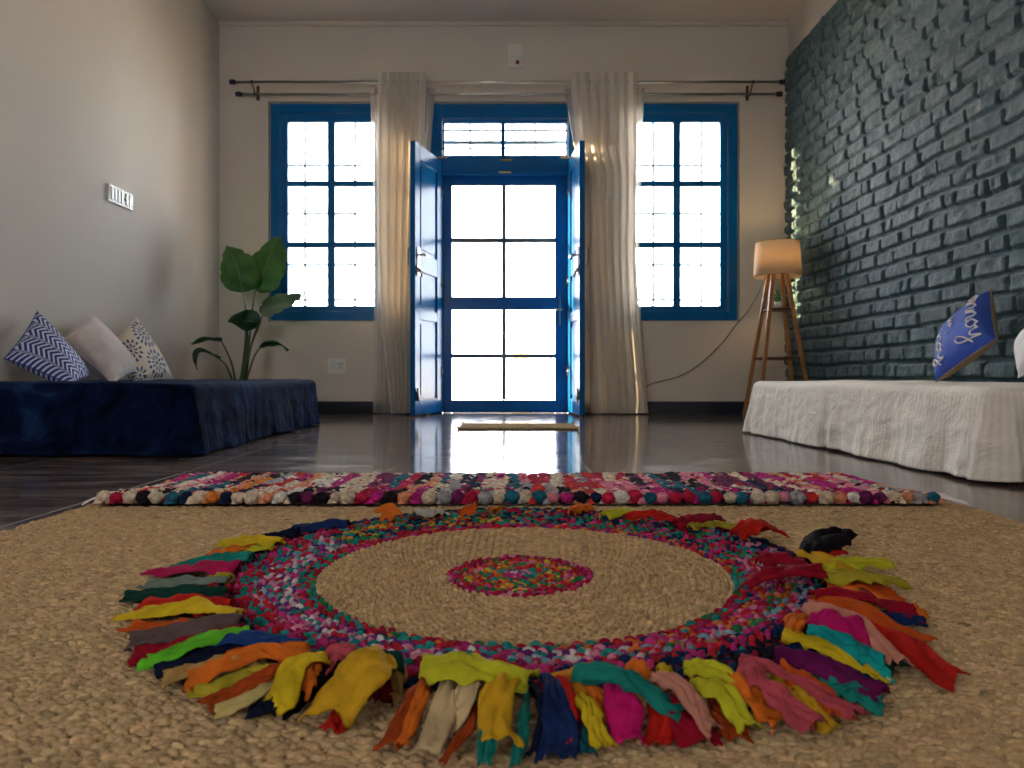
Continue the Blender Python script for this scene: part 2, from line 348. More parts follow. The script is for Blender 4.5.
xm = (503-512)*6.07/F; box(bm, xm-.016, xm+.016, 6.05, 6.09, z0+.02, z1-.03)
tr = bmobj('transom_frame', bm, M_blue, d, bev=.002)
for xa, xb in ((a+.015, xm-.016), (xm+.016, b-.015)):
    g = bmesh.new(); box(g, xa, xb, 6.068, 6.071, z0+.02, z1-.03); bmobj('pane', g, M_glass, tr)
g = bmesh.new()
for px in (470, 535): x = (px-512)*6.16/F; tube(g, [(x, 6.16, z0), (x, 6.16, z1)], .008, 8)
for py, rr in ((130.5, .010), (142.5, .018), (148, .009)):
    z = H-(py-375)*6.16/F; tube(g, [(a, 6.165, z), (b, 6.165, z)], rr, 8)
bmobj('transom_grille', g, M_grille, d)
# glazed door in the frame
gx0, gx1 = -.5845, .4695; gz1 = H-(174-375)*6.09/F
bm = bmesh.new(); A0, A1 = (452-512)*6.09/F, (555-512)*6.09/F
Z = lambda py: H-(py-375)*6.09/F
box(bm, gx0, A0, 6.07, 6.11, .001, gz1); box(bm, A1, gx1, 6.07, 6.11, .001, gz1)
box(bm, A0, A1, 6.07, 6.11, Z(186), gz1); box(bm, A0, A1, 6.07, 6.11, Z(310), Z(297)); box(bm, A0, A1, 6.07, 6.11, .001, Z(400))
leaf = bmobj('glazed_leaf', bm, M_blue, d, bev=.003)
xm = (504-512)*6.09/F
mull = []
for za, zb in ((Z(296.8), Z(186.2)), (Z(399.8), Z(310.2))):
    g = bmesh.new(); box(g, xm-.016, xm+.016, 6.078, 6.102, za, zb); bmobj('glazing_bar', g, M_grille, leaf)
for zc in (Z(240.5), Z(356)):
    for xa, xb in ((A0, xm-.016), (xm+.016, A1)):
        g = bmesh.new(); box(g, xa, xb, 6.08, 6.10, zc-.018, zc+.018); bmobj('glazing_bar', g, M_grille, leaf)
for za, zb in ((Z(240.5)+.018, Z(186.2)), (Z(296.8), Z(240.5)-.018), (Z(356)+.018, Z(310.2)), (Z(399.8), Z(356)-.018)):
    for xa, xb in ((A0, xm-.016), (xm+.016, A1)):
        g = bmesh.new(); box(g, xa+.0005, xb-.0005, 6.089, 6.091, za, zb); bmobj('pane', g, M_glass, leaf)
g = bmesh.new(); tube(g, [((562-512)*6.07/F, 6.066, .87), ((562-512)*6.07/F, 6.03, .87), ((554-512)*6.07/F, 6.03, .87)], .008, 8); tube(g, [((560-512)*6.07/F, 6.068, 1.0), ((560-512)*6.07/F, 6.068, .74)], .006, 8)
bmobj('door_handle', g, M_steel, leaf)
g = bmesh.new(); box(g, .5*(gx0+gx1)-.05, .5*(gx0+gx1)+.05, 5.985, 5.994, 2.0, 2.012); tube(g, [((500-512)*6/F, 6.012, 2.115), ((512-512)*6/F, 6.012, 2.115)], .008, 8); tube(g, [((436-512)*6/F, 6.011, 2.135), ((447-512)*6/F, 6.011, 2.135)], .007, 8); tube(g, [((560-512)*6/F, 6.011, 2.135), ((571-512)*6/F, 6.011, 2.135)], .007, 8)
bmobj('latch', g, M_brass, d)
def door_leaf(n, hinge, tip, label, side):
    hv, tv = Vector((*hinge, 0)), Vector((*tip, 0)); L = (tv-hv).length; dx = (tv-hv).normalized(); out = Vector((-dx.y, dx.x, 0))*side   # side: away from the passage
    T = .042; z0, z1 = .015, 2.10
    M = Matrix((( dx.x, out.x, 0, hv.x), (dx.y, out.y, 0, hv.y), (0, 0, 1, 0), (0, 0, 0, 1)))
    r = empty(f'door_{n}', (hv.x, hv.y, 0), label=label, cat='door', kind='structure')
    bm = bmesh.new(); st = .095
    zs = [(z0, .13), (.75, .83), (1.12, 1.26), (1.98, z1)]
    box(bm, 0, st, 0, T, z0, z1, M); box(bm, L-st, L, 0, T, z0, z1, M)
    for a, b in zs: box(bm, st, L-st, 0, T, a, b, M)
    bmobj('leaf_frame', bm, M_blue, r, bev=.003)
    for (a, b) in ((.13, .75), (.83, 1.12), (1.26, 1.98)):
        g = bmesh.new(); box(g, st, L-st, .014, T-.014, a, b, M)
        q = bmesh.new()
        box(g, st+.035, L-st-.035, .006, T-.006, a+.035, b-.035, M)
        bmobj('door_panel', g, M_blue, r, bev=.003)
    # latch, bolt and pull
    g = bmesh.new(); c = M @ Vector((L-.055, -.012, 1.20))
    box(g, L-.08, L-.035, -.008, .002, 1.08, 1.30, M)
    bmobj('lock_plate', g, M_steel, r, bev=.002)
    g = bmesh.new(); pts = [M @ Vector(p) for p in ((L-.058, -.004, 1.24), (L-.058, -.05, 1.24), (L-.14, -.055, 1.235))]; tube(g, pts, .009, 10); bmobj('handle', g, M_steel, r)
    g = bmesh.new(); tube(g, [M @ Vector(p) for p in ((L-.115, -.012, 1.13), (L-.005, -.012, 1.13))], .009, 8); box(g, L-.1, L-.02, -.010, .002, 1.105, 1.155, M); tube(g, [M @ Vector(p) for p in ((L-.06, -.012, 1.13), (L-.06, -.035, 1.07))], .008, 8)
    bmobj('bolt', g, M_metal, r)
    g = bmesh.new(); tube(g, [M @ Vector(p) for p in ((L-.03, -.010, .12), (L-.03, -.010, .22))], .008, 8); box(g, L-.05, L-.01, -.008, .002, .13, .20, M); bmobj('bolt', g, M_metal, r)
    for zh in (.3, 1.05, 1.8):
        g = bmesh.new(); p = M @ Vector((-.004, 0, zh)); tube(g, [p, p+Vector((0, 0, .09))], .009, 8); bmobj('hinge', g, M_metal, r)
    # pull handle on the outer face
    g = bmesh.new(); tube(g, [M @ Vector(p) for p in ((L-.05, T, 1.16), (L-.05, T+.035, 1.17), (L-.05, T+.035, 1.29), (L-.05, T, 1.30))], .007, 8); bmobj('handle', g, M_steel, r)
    return r
door_leaf(2, (-.585, 5.985), (-.735, 5.46), 'open blue panelled door leaf on the left of the glazed door', -1)
door_leaf(3, (.468, 5.985), (.512, 5.46), 'open blue panelled door leaf on the right of the glazed door', 1)

# ------------------------------------------------------------ curtain rods and curtains
rod = empty('double_curtain_rod', (-.05, 5.9, 2.7), label='pair of long metal curtain rods across the top of the back wall', cat='curtain rod')
YR1, YR2 = 5.86, 5.93
for (pa, pb, py, yd) in ((236, 779, 82, YR1), (242, 776, 94, YR2)):
    z = H-(py-375)*yd/F; xa, xb = (pa-512)*yd/F, (pb-512)*yd/F
    g = bmesh.new(); tube(g, [(xa, yd, z), (xb, yd, z)], .0105 if yd == YR1 else .009, 12); R_ = bmobj('rod', g, M_steel, rod)
    for x, s in ((xa, -1), (xb, 1)):
        g = bmesh.new(); tube(g, [(x, yd, z), (x+s*.012, yd, z)], .014, 14); tube(g, [(x+s*.012, yd, z), (x+s*.05, yd, z)], [.022, .020], 16); bmobj('finial', g, M_finial, R_, bev=.002)
za, zb = H+293*YR1/F, H+281*YR2/F
for px in (254, 604, 751):
    x = (px-512)*5.9/F; g = bmesh.new()
    box(g, x-.012, x+.012, 5.99, 5.9985, zb-.03, za+.02); tube(g, [(x, 5.995, zb+.01), (x, YR2, zb-.010), (x, YR1, za-.012)], .007, 8)
    tube(g, [(x-.008, YR1, za-.002), (x+.008, YR1, za-.002)], .017, 12); tube(g, [(x-.008, YR2, zb), (x+.008, YR2, zb)], .015, 12); bmobj('bracket', g, M_metal, rod)
def curtain(name, label, group, prof, ytop, ybot, zr, ztop, nf, amp, ph, head=.12, mt=None):
    """prof: list (py, pxL, pxR) edges down the curtain"""
    zz = [H-(p[0]-375)*ytop/F for p in prof]; nz, ns = 70, nf*14
    zs = np.linspace(ztop, .012, nz); o = np.argsort(zz)
    xl = np.interp(zs, np.array(zz)[o], np.array([(p[1]-512)*ytop/F for p in prof])[o]); xr = np.interp(zs, np.array(zz)[o], np.array([(p[2]-512)*ytop/F for p in prof])[o])
    s = np.linspace(0, 1, ns); V = np.zeros((ns, nz, 3)); rr = np.random.default_rng(int(ph*100)+5); fj = rr.uniform(-.35, .35, nf+2)
    for j, z in enumerate(zs):
        t = (ztop-z)/ztop; A = amp*(.75 if ztop-z < head else 1.0)*(1-.25*t)
        wv = 2*PI*nf*(s+.012*np.sin(3*t+s*7)*t*nf/6)+ph; loc = np.interp(s*nf, np.arange(nf+2), fj)
        y = ytop-(.020 if mt is None else 0)*max(0, 1-(ztop-z)/.3)+(ybot-ytop)*t+A*np.sin(wv)*(1+loc)+.010*np.sin(s*9+t*5)*t
        x = xl[j]+(xr[j]-xl[j])*s+.010*np.sin(2*wv)*(1 if t < .1 else .6)
        if z < .12: y = y-.02*(1-z/.12)*np.sin(s*11+ph)
        V[:, j, 0] = x; V[:, j, 1] = np.minimum(y, 5.975); V[:, j, 2] = z
    c = npmesh(name, V.reshape(-1, 3), [gridfaces(ns, nz)], mt or M_curtain)
    tag(c, label, 'curtain', group)
    for k in range(nf):
        sx = (k+.5)/nf; x = xl[0]+(xr[0]-xl[0])*sx; g = bmesh.new(); n1, n2 = 16, 6; vs2 = []
        for a in range(n1):
            for b in range(n2):
                R1 = .019+.003*math.cos(2*PI*b/n2); vs2.append(g.verts.new((x+.003*math.sin(2*PI*b/n2), ytop+R1*math.cos(2*PI*a/n1), zr+R1*math.sin(2*PI*a/n1))))
        for a in range(n1):
            for b in range(n2): g.faces.new([vs2[i] for i in (a*n2+b, ((a+1) % n1)*n2+b, ((a+1) % n1)*n2+(b+1) % n2, a*n2+(b+1) % n2)]).smooth = True
        bmobj('eyelet_ring', g, M_steel, c)
G = 'curtains on the double rod'
curtain('curtain', 'cream curtain hanging in front between left window and door, warmly backlit', G, [(74, 377, 425), (150, 377, 424), (250, 378, 420), (330, 382, 416), (415, 392, 412)], YR1, 5.80, za, 2.775, 6, .026, .4)
curtain('curtain', 'wider white curtain on the wall side rod between left window and door', G, [(86, 369, 434), (150, 371, 430), (175, 372, 426), (260, 374, 424), (330, 374, 422), (400, 373, 420)], YR2, 5.92, zb, zb+.05, 6, .022, 1.2, mt=M_sheer)
curtain('curtain', 'grey white curtain hanging in front between door and right window', G, [(74, 571, 638), (150, 577, 638), (175, 586, 637), (260, 586, 636), (330, 588, 640), (415, 591, 648)], YR1, 5.80, za, 2.775, 7, .021, 2.1)
curtain('curtain', 'wider white curtain on the wall side rod between door and right window', G, [(86, 563, 644), (145, 573, 641), (170, 583, 641), (260, 583, 638), (330, 583, 641), (400, 583, 647)], YR2, 5.92, zb, zb+.05, 8, .020, .3, mt=M_sheer)

# ------------------------------------------------------------ wall fittings
def px_box(bm, pa, pb, qa, qb, yd, t): box(bm, (pa-512)*yd/F, (pb-512)*yd/F, yd-t, yd, H-(qb-375)*yd/F, H-(qa-375)*yd/F)
e = empty('door_chime', (.03, 6, 2.9), label='small white box with a dark red button high on the wall above the door', cat='chime')
bm = bmesh.new(); px_box(bm, 508.5, 522, 46, 69, 6, .035); bmobj('housing', bm, M_plastic, e, bev=.006)
bm = bmesh.new(); px_box(bm, 510, 521, 56, 67, 5.965, .004); bmobj('faceplate', bm, M_plasticg, e, bev=.0015)
bm = bmesh.new(); c = at(517.5, 62.5, 5.961); tube(bm, [c, c+Vector((0, -.008, 0))], .017, 16); bmobj('button', bm, M_red, e)
e = empty('wall_socket', (-1.45, 6, .4), label='white double power socket low on the back wall under the left window', cat='socket')
bm = bmesh.new(); px_box(bm, 328, 346, 358.5, 373.5, 6, .012); bmobj('plate', bm, M_plastic, e, bev=.003)
for pa, pb in ((330, 335.5), (337, 344)):
    bm = bmesh.new(); px_box(bm, pa, pb, 361, 370, 5.988, .004); bmobj('socket_outlet' if pa > 335 else 'rocker_switch', bm, M_plasticg, e, bev=.001)
bm = bmesh.new()
for px_, py_ in ((339, 364), (342, 364), (340.5, 367.5)): c = at(px_, py_, 5.984); tube(bm, [c, c+Vector((0, -.001, 0))], .006, 8)
bmobj('socket_hole', bm, M_black, e)
e = empty('switch_board', (XL, 4.46, 1.42), label='white multi-gang switch plate on the left wall above the cushions', cat='switch')
bm = bmesh.new(); box(bm, XL, XL+.016, 4.33, 4.61, 1.37, 1.475); bmobj('plate', bm, M_plastic, e, bev=.003)
for k in range(6):
    bm = bmesh.new(); y = 4.35+k*.037+(.018 if k > 3 else 0); box(bm, XL+.016, XL+.022, y, y+.029, 1.385, 1.46); bmobj('rocker_switch', bm, M_plasticg, e, bev=.0015)
bm = bmesh.new(); tube(bm, [(XL+.016, 4.512, 1.42), (XL+.026, 4.512, 1.42)], .010, 12); bmobj('indicator', bm, M_red, e)

# ------------------------------------------------------------ covered low beds
def bed(label, x0, x1, y0, y1, zt, m, fold, seed, name='floor_bed', skew=0):
    e = empty(name, ((x0+x1)/2, (y0+y1)/2, 0), label=label, cat='bed')
    bm = bmesh.new(); box(bm, x0+.11, x1-.05, y0+.05, y1-.05, .005, zt-.03); bmobj('mattress', bm, M_mattress, e, bev=.03)
    R_ = .07; per = []; nc = 14
    def corner(cx, cy, a0):
        for k in range(nc+1): a = a0+PI/2*k/nc; per.append((cx, cy, math.cos(a), math.sin(a)))
    def side(p, q, nx, ny, n):
        for k in range(1, n): t = k/n; per.append((p[0]+(q[0]-p[0])*t, p[1]+(q[1]-p[1])*t, nx, ny))
    X0, X1, Y0, Y1 = x0+R_, x1-R_, y0+R_, y1-R_
    nx_, ny_ = 90, 150
    corner(X1, Y1, 0); side((X1, Y1), (X0, Y1), 0, 1, nx_); corner(X0, Y1, PI/2); side((X0, Y1), (X0, Y0), -1, 0, ny_)
    corner(X0, Y0, PI); side((X0, Y0), (X1, Y0), 0, -1, nx_); corner(X1, Y0, 1.5*PI); side((X1, Y0), (X1, Y1), 1, 0, ny_)
    P = np.array(per); n = len(P); r0 = .035
    base = P[:, :2]+P[:, 2:]*(R_-r0); Nn = P[:, 2:]; dl = np.r_[0, np.cumsum(np.linalg.norm(np.diff(P[:, :2]+P[:, 2:]*R_, axis=0), axis=1))]
    def nz(x, y, z): return noise.fractal(Vector((x, y, z)), 1., 2., 3)
    rings = []; uvs = []; cx, cy = (x0+x1)/2, (y0+y1)/2
    for s in np.linspace(.02, 1, 26):
        q = np.c_[cx+(base[:, 0]-cx)*s, cy+(base[:, 1]-cy)*s]
        z = np.array([zt+.008*nz(a*3, b*3, seed) for a, b in q])-.012*max(0, s-.85)/.15*0
        rings.append(np.c_[q, z]); uvs.append(np.c_[q[:, 0], q[:, 1]])
    fo = np.array([nz(l*5.5, 0, seed+9)*1.0+.6*nz(l*13, 3, seed) for l in dl]); z_e = rings[-1][:, 2].copy(); wallside = (Nn[:, 0]*(1 if x0 > 0 else -1)) > .7
    for k in range(1, 6):
        a = PI/2*k/5; q = base+Nn*(r0*math.sin(a)); rings.append(np.c_[q, z_e-r0*(1-math.cos(a))]); uvs.append(np.c_[dl, np.full(n, 5+.1*k)])
    for k in range(1, 27):
        t = k/26; z = (z_e-r0)*(1-t)+.006*t; q0 = base+Nn*r0
        off = fold*t**1.1*(fo*.9+.45)+.012*t+.006*np.array([nz(l*9, t*4, seed+2) for l in dl])*min(1, 3*t)
        cor = (np.abs(Nn[:, 0]) < .98) & (np.abs(Nn[:, 1]) < .98); off = off+cor*fold*.7*t
        off = np.clip(off, -.012, .09); off = np.where(wallside, np.clip(off, 0, .006), off)
        lift = np.maximum(0, np.array([nz(l*2.5, 7, seed+4) for l in dl]))*.02*t**3
        rings.append(np.c_[q0+Nn*off[:, None], z+lift]); uvs.append(np.c_[dl, np.full(n, 6+.3*t)])
    V = np.stack(rings, 1).reshape(-1, 3); nv = len(rings); uv = np.stack(uvs, 1).reshape(-1, 2)
    V = np.r_[V, [[cx, cy, zt]]]; V[:, 0] += skew*(V[:, 1]-cy)*np.clip((x1-V[:, 0])/(x1-x0), 0, 1.1); uv = np.r_[uv, [[cx, cy]]]
    cap = np.stack([np.full(n, len(V)-1), np.arange(n)*nv, ((np.arange(n)+1) % n)*nv], -1)
    o = npmesh('bed_cover', V, [gridfaces(n, nv, wrap=True, flip=True), cap], m, e, uv=uv)
    md = o.modifiers.new('thickness', 'SOLIDIFY'); md.thickness = .003; md.offset = 1
    return e
bed('low floor bed under a navy velvet throw against the left wall', XL+.02, -1.255, 2.80, 4.66, .287, M_velvet, .028, 1.7)
bed('low floor bed under a white sheet against the brick wall', 1.365, XR-.055, 2.10, 4.0, .285, M_sheet, .030, 5.3, skew=-.05)

# ------------------------------------------------------------ cushions
def cushion(name, label, T, L, B, R_, thick, m, nrm, back=None, n=29):
    T, L, B, R_ = map(Vector, (T, L, B, R_)); N = ((R_-T).cross(L-T)).normalized()
    if N.dot(Vector(nrm)) < 0: N = -N
    u = np.linspace(0, 1, n); U, W = np.meshgrid(u, u, indexing='ij'); tv, lv, bv, rv = (np.array(v) for v in (T, L, B, R_))
    pin = .055*(np.sin(PI*U)*np.sin(PI*U))                                     # edges drawn in between the corners
    Uc = U+(0.5-U)*.06*np.sin(PI*W)**1*np.abs(2*U-1)**2; Wc = W+(.5-W)*.06*np.sin(PI*U)*np.abs(2*W-1)**2
    P = (1-Uc)[..., None]*(1-Wc)[..., None]*tv+Uc[..., None]*(1-Wc)[..., None]*rv+(1-Uc)[..., None]*Wc[..., None]*lv+Uc[..., None]*Wc[..., None]*bv
    puff = thick/2*(np.maximum(0, np.sin(PI*U)*np.sin(PI*W)))**.34
    Nn = np.array(N); wr = np.array([[noise.noise(Vector((a*4, b*4, thick*77))) for b in u] for a in u])*.006
    front = P+Nn*(puff+wr*(puff > .01))[..., None]; rear = P-Nn*(puff*.9)[..., None]; mid = (U == 0) | (U == 1) | (W == 0) | (W == 1)
    e = empty(name, tuple((T+L+B+R_)/4), label=label, cat='cushion')
    uv = np.stack([U, W], -1).reshape(-1, 2); f = gridfaces(n, n)
    for nm, S, mm in (('cover_front', front, m), ('cover_back', rear, back or m)):
        S = S.copy()
        lim = 2.425; S[..., 0] = np.clip(S[..., 0], -lim, 2.262); S[..., 2] = np.maximum(S[..., 2], .286 if T.x < 0 else .284)
        o = npmesh(nm, S.reshape(-1, 3), [f], mm, e, uv=uv)
        md = o.modifiers.new('sub', 'SUBSURF'); md.levels = 1; md.render_levels = 1
    # piping along the seam
    idx = [(i, 0) for i in range(n)]+[(n-1, j) for j in range(1, n)]+[(i, n-1) for i in range(n-2, -1, -1)]+[(0, j) for j in range(n-2, 0, -1)]
    pts = [Vector(P[i, j]) for i, j in idx]
    for p in pts: p.x = min(max(p.x, -2.42), 2.258); p.z = max(p.z, .290)
    bm = bmesh.new(); tube(bm, pts+[pts[0]], .0035, 6); bmobj('piping', bm, back or m, e)
    return e, P, Nn, puff
def uvxy(t):
    uv = t.add('ShaderNodeUVMap'); sp = t.add('ShaderNodeSeparateXYZ'); t.l(uv.outputs[0], sp.inputs[0]); return sp.outputs[0], sp.outputs[1], uv.outputs[0]
def chevron():
    t = NT('chevron_print'); x, y, _ = uvxy(t)
    band = t.math('MULTIPLY', y, 3.4); fr = t.math('FRACT', band); tri = t.math('ABSOLUTE', t.math('SUBTRACT', fr, .5))
    ph = t.math('ADD', t.math('MULTIPLY', x, 13.0), t.math('MULTIPLY', tri, -2.6)); s = t.math('FRACT', ph); st = t.math('GREATER_THAN', s, .58)
    edge = t.math('GREATER_THAN', tri, .43); line = t.math('LESS_THAN', t.math('ABSOLUTE', t.math('SUBTRACT', tri, .465)), .014)
    a = t.math('MULTIPLY', st, t.math('SUBTRACT', 1, edge)); f = t.math('MAXIMUM', a, line)
    mx = t.add('ShaderNodeMixRGB'); t.l(f, mx.inputs[0]); mx.inputs[1].default_value = (.018, .035, .20, 1); mx.inputs[2].default_value = (.55, .62, .78, 1)
    t.l(mx.outputs[0], t.p.inputs['Base Color']); t.p.inputs['Roughness'].default_value = .85; t.bump(t.noise(400, 2, t.coord()).outputs[0], .2, .001); return t.m
def floral():
    t = NT('flower_burst_print'); x, y, _ = uvxy(t); f = None
    for cx, cy, n, r0, r1, off in ((.28, .27, 11, .05, .15, .2), (.28, .27, 16, .17, .26, .9), (.80, .40, 10, .05, .14, .5), (.80, .40, 14, .16, .24, .1), (.42, .82, 10, .05, .15, .3), (.42, .82, 14, .17, .25, .6), (.92, .88, 10, .05, .17, 0)):
        dx = t.math('SUBTRACT', x, cx); dy = t.math('SUBTRACT', y, cy); rr = t.math('SQRT', t.math('ADD', t.math('MULTIPLY', dx, dx), t.math('MULTIPLY', dy, dy)))
        an = t.math('ARCTAN2', dy, dx); pet = t.math('COSINE', t.math('ADD', t.math('MULTIPLY', an, n), off))
        mid = (r0+r1)/2; hw = (r1-r0)/2; q = t.math('DIVIDE', t.math('ABSOLUTE', t.math('SUBTRACT', rr, mid)), hw)
        v = t.math('GREATER_THAN', t.math('SUBTRACT', pet, t.math('MULTIPLY', q, q)), -.12)
        v = t.math('MULTIPLY', v, t.math('LESS_THAN', q, 1)); f = v if f is None else t.math('MAXIMUM', f, v)
        c = t.math('LESS_THAN', rr, .03); f = t.math('MAXIMUM', f, c)
    mx = t.add('ShaderNodeMixRGB'); t.l(f, mx.inputs[0]); mx.inputs[1].default_value = (.66, .62, .52, 1); mx.inputs[2].default_value = (.02, .08, .26, 1)
    t.l(mx.outputs[0], t.p.inputs['Base Color']); t.p.inputs['Roughness'].default_value = .85; return t.m
M_fur = mat('plush_cover', (.52, .47, .46), .95, var=.12, vscale=18, bump=.7, bscale=160, sheen=.5)
M_bluecush = mat('blue_cushion_cotton', (.03, .09, .50), .7, bump=.15, bscale=300, var=.15, vscale=6)
M_tan = mat('tan_backing', (.36, .25, .12), .85)
M_white = mat('white_cotton', (.75, .74, .74), .8)
cushion('cushion', 'navy and white chevron cushion, nearest of the three on the navy bed', (-2.40, 3.64, .640), (-2.34, 3.32, .395), (-2.02, 3.30, .275), (-2.11, 3.60, .315), .16, chevron(), (1, 0, .3))
cushion('cushion', 'plain fluffy pale grey cushion between the two blue patterned ones', (-2.40, 4.10, .660), (-2.34, 3.74, .500), (-2.04, 3.68, .275), (-2.11, 4.05, .345), .18, M_fur, (1, 0, .3))
cushion('cushion', 'cream cushion with blue flower bursts, farthest of the three on the navy bed', (-2.39, 4.58, .690), (-2.38, 4.24, .490), (-2.11, 4.02, .275), (-2.11, 4.48, .300), .15, floral(), (1, 0, .3))
ce, P, Nn, puff = cushion('cushion', 'royal blue cushion with white handwriting leaning on the brick wall', (2.235, 3.36, .721), (2.15, 3.60, .530), (1.955, 3.32, .288), (2.075, 3.08, .474), .15, M_bluecush, (-1, -.6, .3), back=M_tan)
cushion('cushion', 'white cushion cut by the right edge of the photo on the white bed', (2.235, 2.80, .66), (2.10, 3.0, .44), (1.97, 2.80, .31), (2.10, 2.52, .5), .16, M_white, (-1, 0, .3))
def write_on(strokes):
    """strokes in (reading direction 0..1, down from the T-R edge 0..1), drawn as raised white lettering"""
    from math import sin
    n = P.shape[0]; bm = bmesh.new()
    def surf(a, b):
        i = min(max(a, .02), .97)*(n-1); j = min(max(b, .02), .97)*(n-1); i0, j0 = int(i), int(j); fi, fj = i-i0, j-j0
        q = lambda ii, jj: P[ii, jj]+Nn*(puff[ii, jj]+.0035)
        return Vector((1-fi)*(1-fj)*q(i0, j0)+fi*(1-fj)*q(i0+1, j0)+(1-fi)*fj*q(i0, j0+1)+fi*fj*q(i0+1, j0+1))
    for st in strokes:
        sp = smoothpath([(a, b, 0) for a, b in st], len(st)*6); tube(bm, [surf(p.x, p.y) for p in sp], .0042, 6)
    o = bmobj('lettering', bm, M_white, ce); o['label'] = 'white cursive lettering'
def word(txt, x, y, w, h):
    G_ = {'a': [[(.8,.3),(.4,.1),(.1,.5),(.3,.9),(.7,.7),(.85,.2),(.85,.8),(1.1,.9)]], 'n': [[(0,.9),(.15,.2),(.15,.9),(.3,.4),(.6,.1),(.8,.4),(.8,.8),(1.1,.9)]],
          'o': [[(.5,.1),(.1,.5),(.4,.95),(.85,.6),(.6,.1),(.5,.15),(.8,.3),(1.1,.2)]], 'y': [[(.1,.1),(.2,.7),(.5,.8),(.8,.1),(.8,.9),(.7,1.8),(.3,2.1),(.1,1.8),(.5,1.3),(1.1,.9)]],
          'u': [[(.1,.1),(.15,.7),(.5,.9),(.8,.2),(.85,.8),(1.1,.9)]], 'r': [[(.1,.9),(.3,.2),(.5,.4),(.9,.3)]], ',': [[(.2,.8),(.25,.95),(.1,1.2)]]}
    out = []
    for k, c in enumerate(txt):
        for st in G_[c]: out.append([(x+(k+a)*w, y+b*h) for a, b in st])
    return out
write_on(word('annoy', .05, .09, .175, .17)+word('ur,', .28, .46, .12, .10)+word('noy', .42, .68, .165, .12))

# ------------------------------------------------------------ floor lamp
LX, LY = 2.035, 5.52
e = empty('floor_lamp', (LX, LY, 0), label='wooden four-legged floor lamp with linen drum shade in the corner by the bricks', cat='lamp')
for sx, sy in ((-1, -1), (-1, 1), (1, -1), (1, 1)):
    g = bmesh.new(); a = Vector((LX+sx*.20, LY+sy*.17, .0)); b = Vector((LX+sx*.045, LY+sy*.045, 1.13)); dirx = Vector((1, 0, 0)); rings = []
    for p, s in ((a, .013), (b, .015)): rings.append([g.verts.new(p+Vector((i*s, j*s, 0))) for i, j in ((-1, -1), (1, -1), (1, 1), (-1, 1))])
    for k in range(4): g.faces.new((rings[0][k], rings[0][(k+1) % 4], rings[1][(k+1) % 4], rings[1][k]))
    g.faces.new(rings[0][::-1]); g.faces.new(rings[1]); bmobj('leg', g, M_wood, e, bev=.002)
def fr(z): return .20-(.155)*z/1.13, .17-.125*z/1.13
z = .82; a, b = fr(z); g = bmesh.new(); box(g, LX-a-.005, LX+a+.005, LY-b-.005, LY+b+.005, z-.008, z+.008); bmobj('shelf', g, M_darkwood, e, bev=.002)
z = .445; a, b = fr(z)
for sy in (-1, 1): g = bmesh.new(); box(g, LX-a, LX+a, LY+sy*b-.008, LY+sy*b+.008, z-.01, z+.01); bmobj('stretcher', g, M_darkwood, e, bev=.002)
for sx in (-1, 1): g = bmesh.new(); box(g, LX+sx*a-.008, LX+sx*a+.008, LY-b, LY+b, z-.01, z+.01); bmobj('stretcher', g, M_darkwood, e, bev=.002)
g = bmesh.new(); box(g, LX-.06, LX+.06, LY-.06, LY+.06, 1.125, 1.145); bmobj('top_plate', g, M_darkwood, e, bev=.003)
g = bmesh.new(); tube(g, [(LX, LY, 1.145), (LX, LY, 1.185)], .020, 16); bmobj('bulb_holder', g, M_black, e)
t = NT('lamp_bulb'); t.p.inputs['Emission Color'].default_value = (1, .62, .25, 1); t.p.inputs['Emission Strength'].default_value = 12; M_bulb = t.m
g = bmesh.new(); lathe(g, [(.012, 1.185), (.018, 1.20), (.030, 1.225), (.031, 1.245), (.022, 1.265), (.004, 1.275)], (LX, LY), 20, True); bmobj('bulb', g, M_bulb, e)
ld = bpy.data.lights.new('lamp_light', 'POINT'); lo = bpy.data.objects.new('lamp_light', ld); COL.objects.link(lo); lo.location = (LX, LY, 1.235); ld.energy = 13; ld.color = (1, .66, .34); ld.shadow_soft_size = .035
g = bmesh.new(); lathe(g, [(.176, 1.075), (.160, 1.335)], (LX, LY), 64); sh = bmobj('lamp_shade', g, M_shade, e, smooth=True); md = sh.modifiers.new('t', 'SOLIDIFY'); md.thickness = .002
for z, r in ((1.075, .176), (1.335, .160)):
    g = bmesh.new(); tube(g, [(LX+r*math.cos(2*PI*k/48), LY+r*math.sin(2*PI*k/48), z) for k in range(49)], .003, 6, False); bmobj('shade_rim', g, M_tan, sh)
g = bmesh.new()
for k in range(3): a = 2*PI*k/3+.4; tube(g, [(LX+.02*math.cos(a), LY+.02*math.sin(a), 1.17), (LX+.169*math.cos(a), LY+.169*math.sin(a), 1.17)], .002, 6)
bmobj('shade_spider', g, M_steel, e)
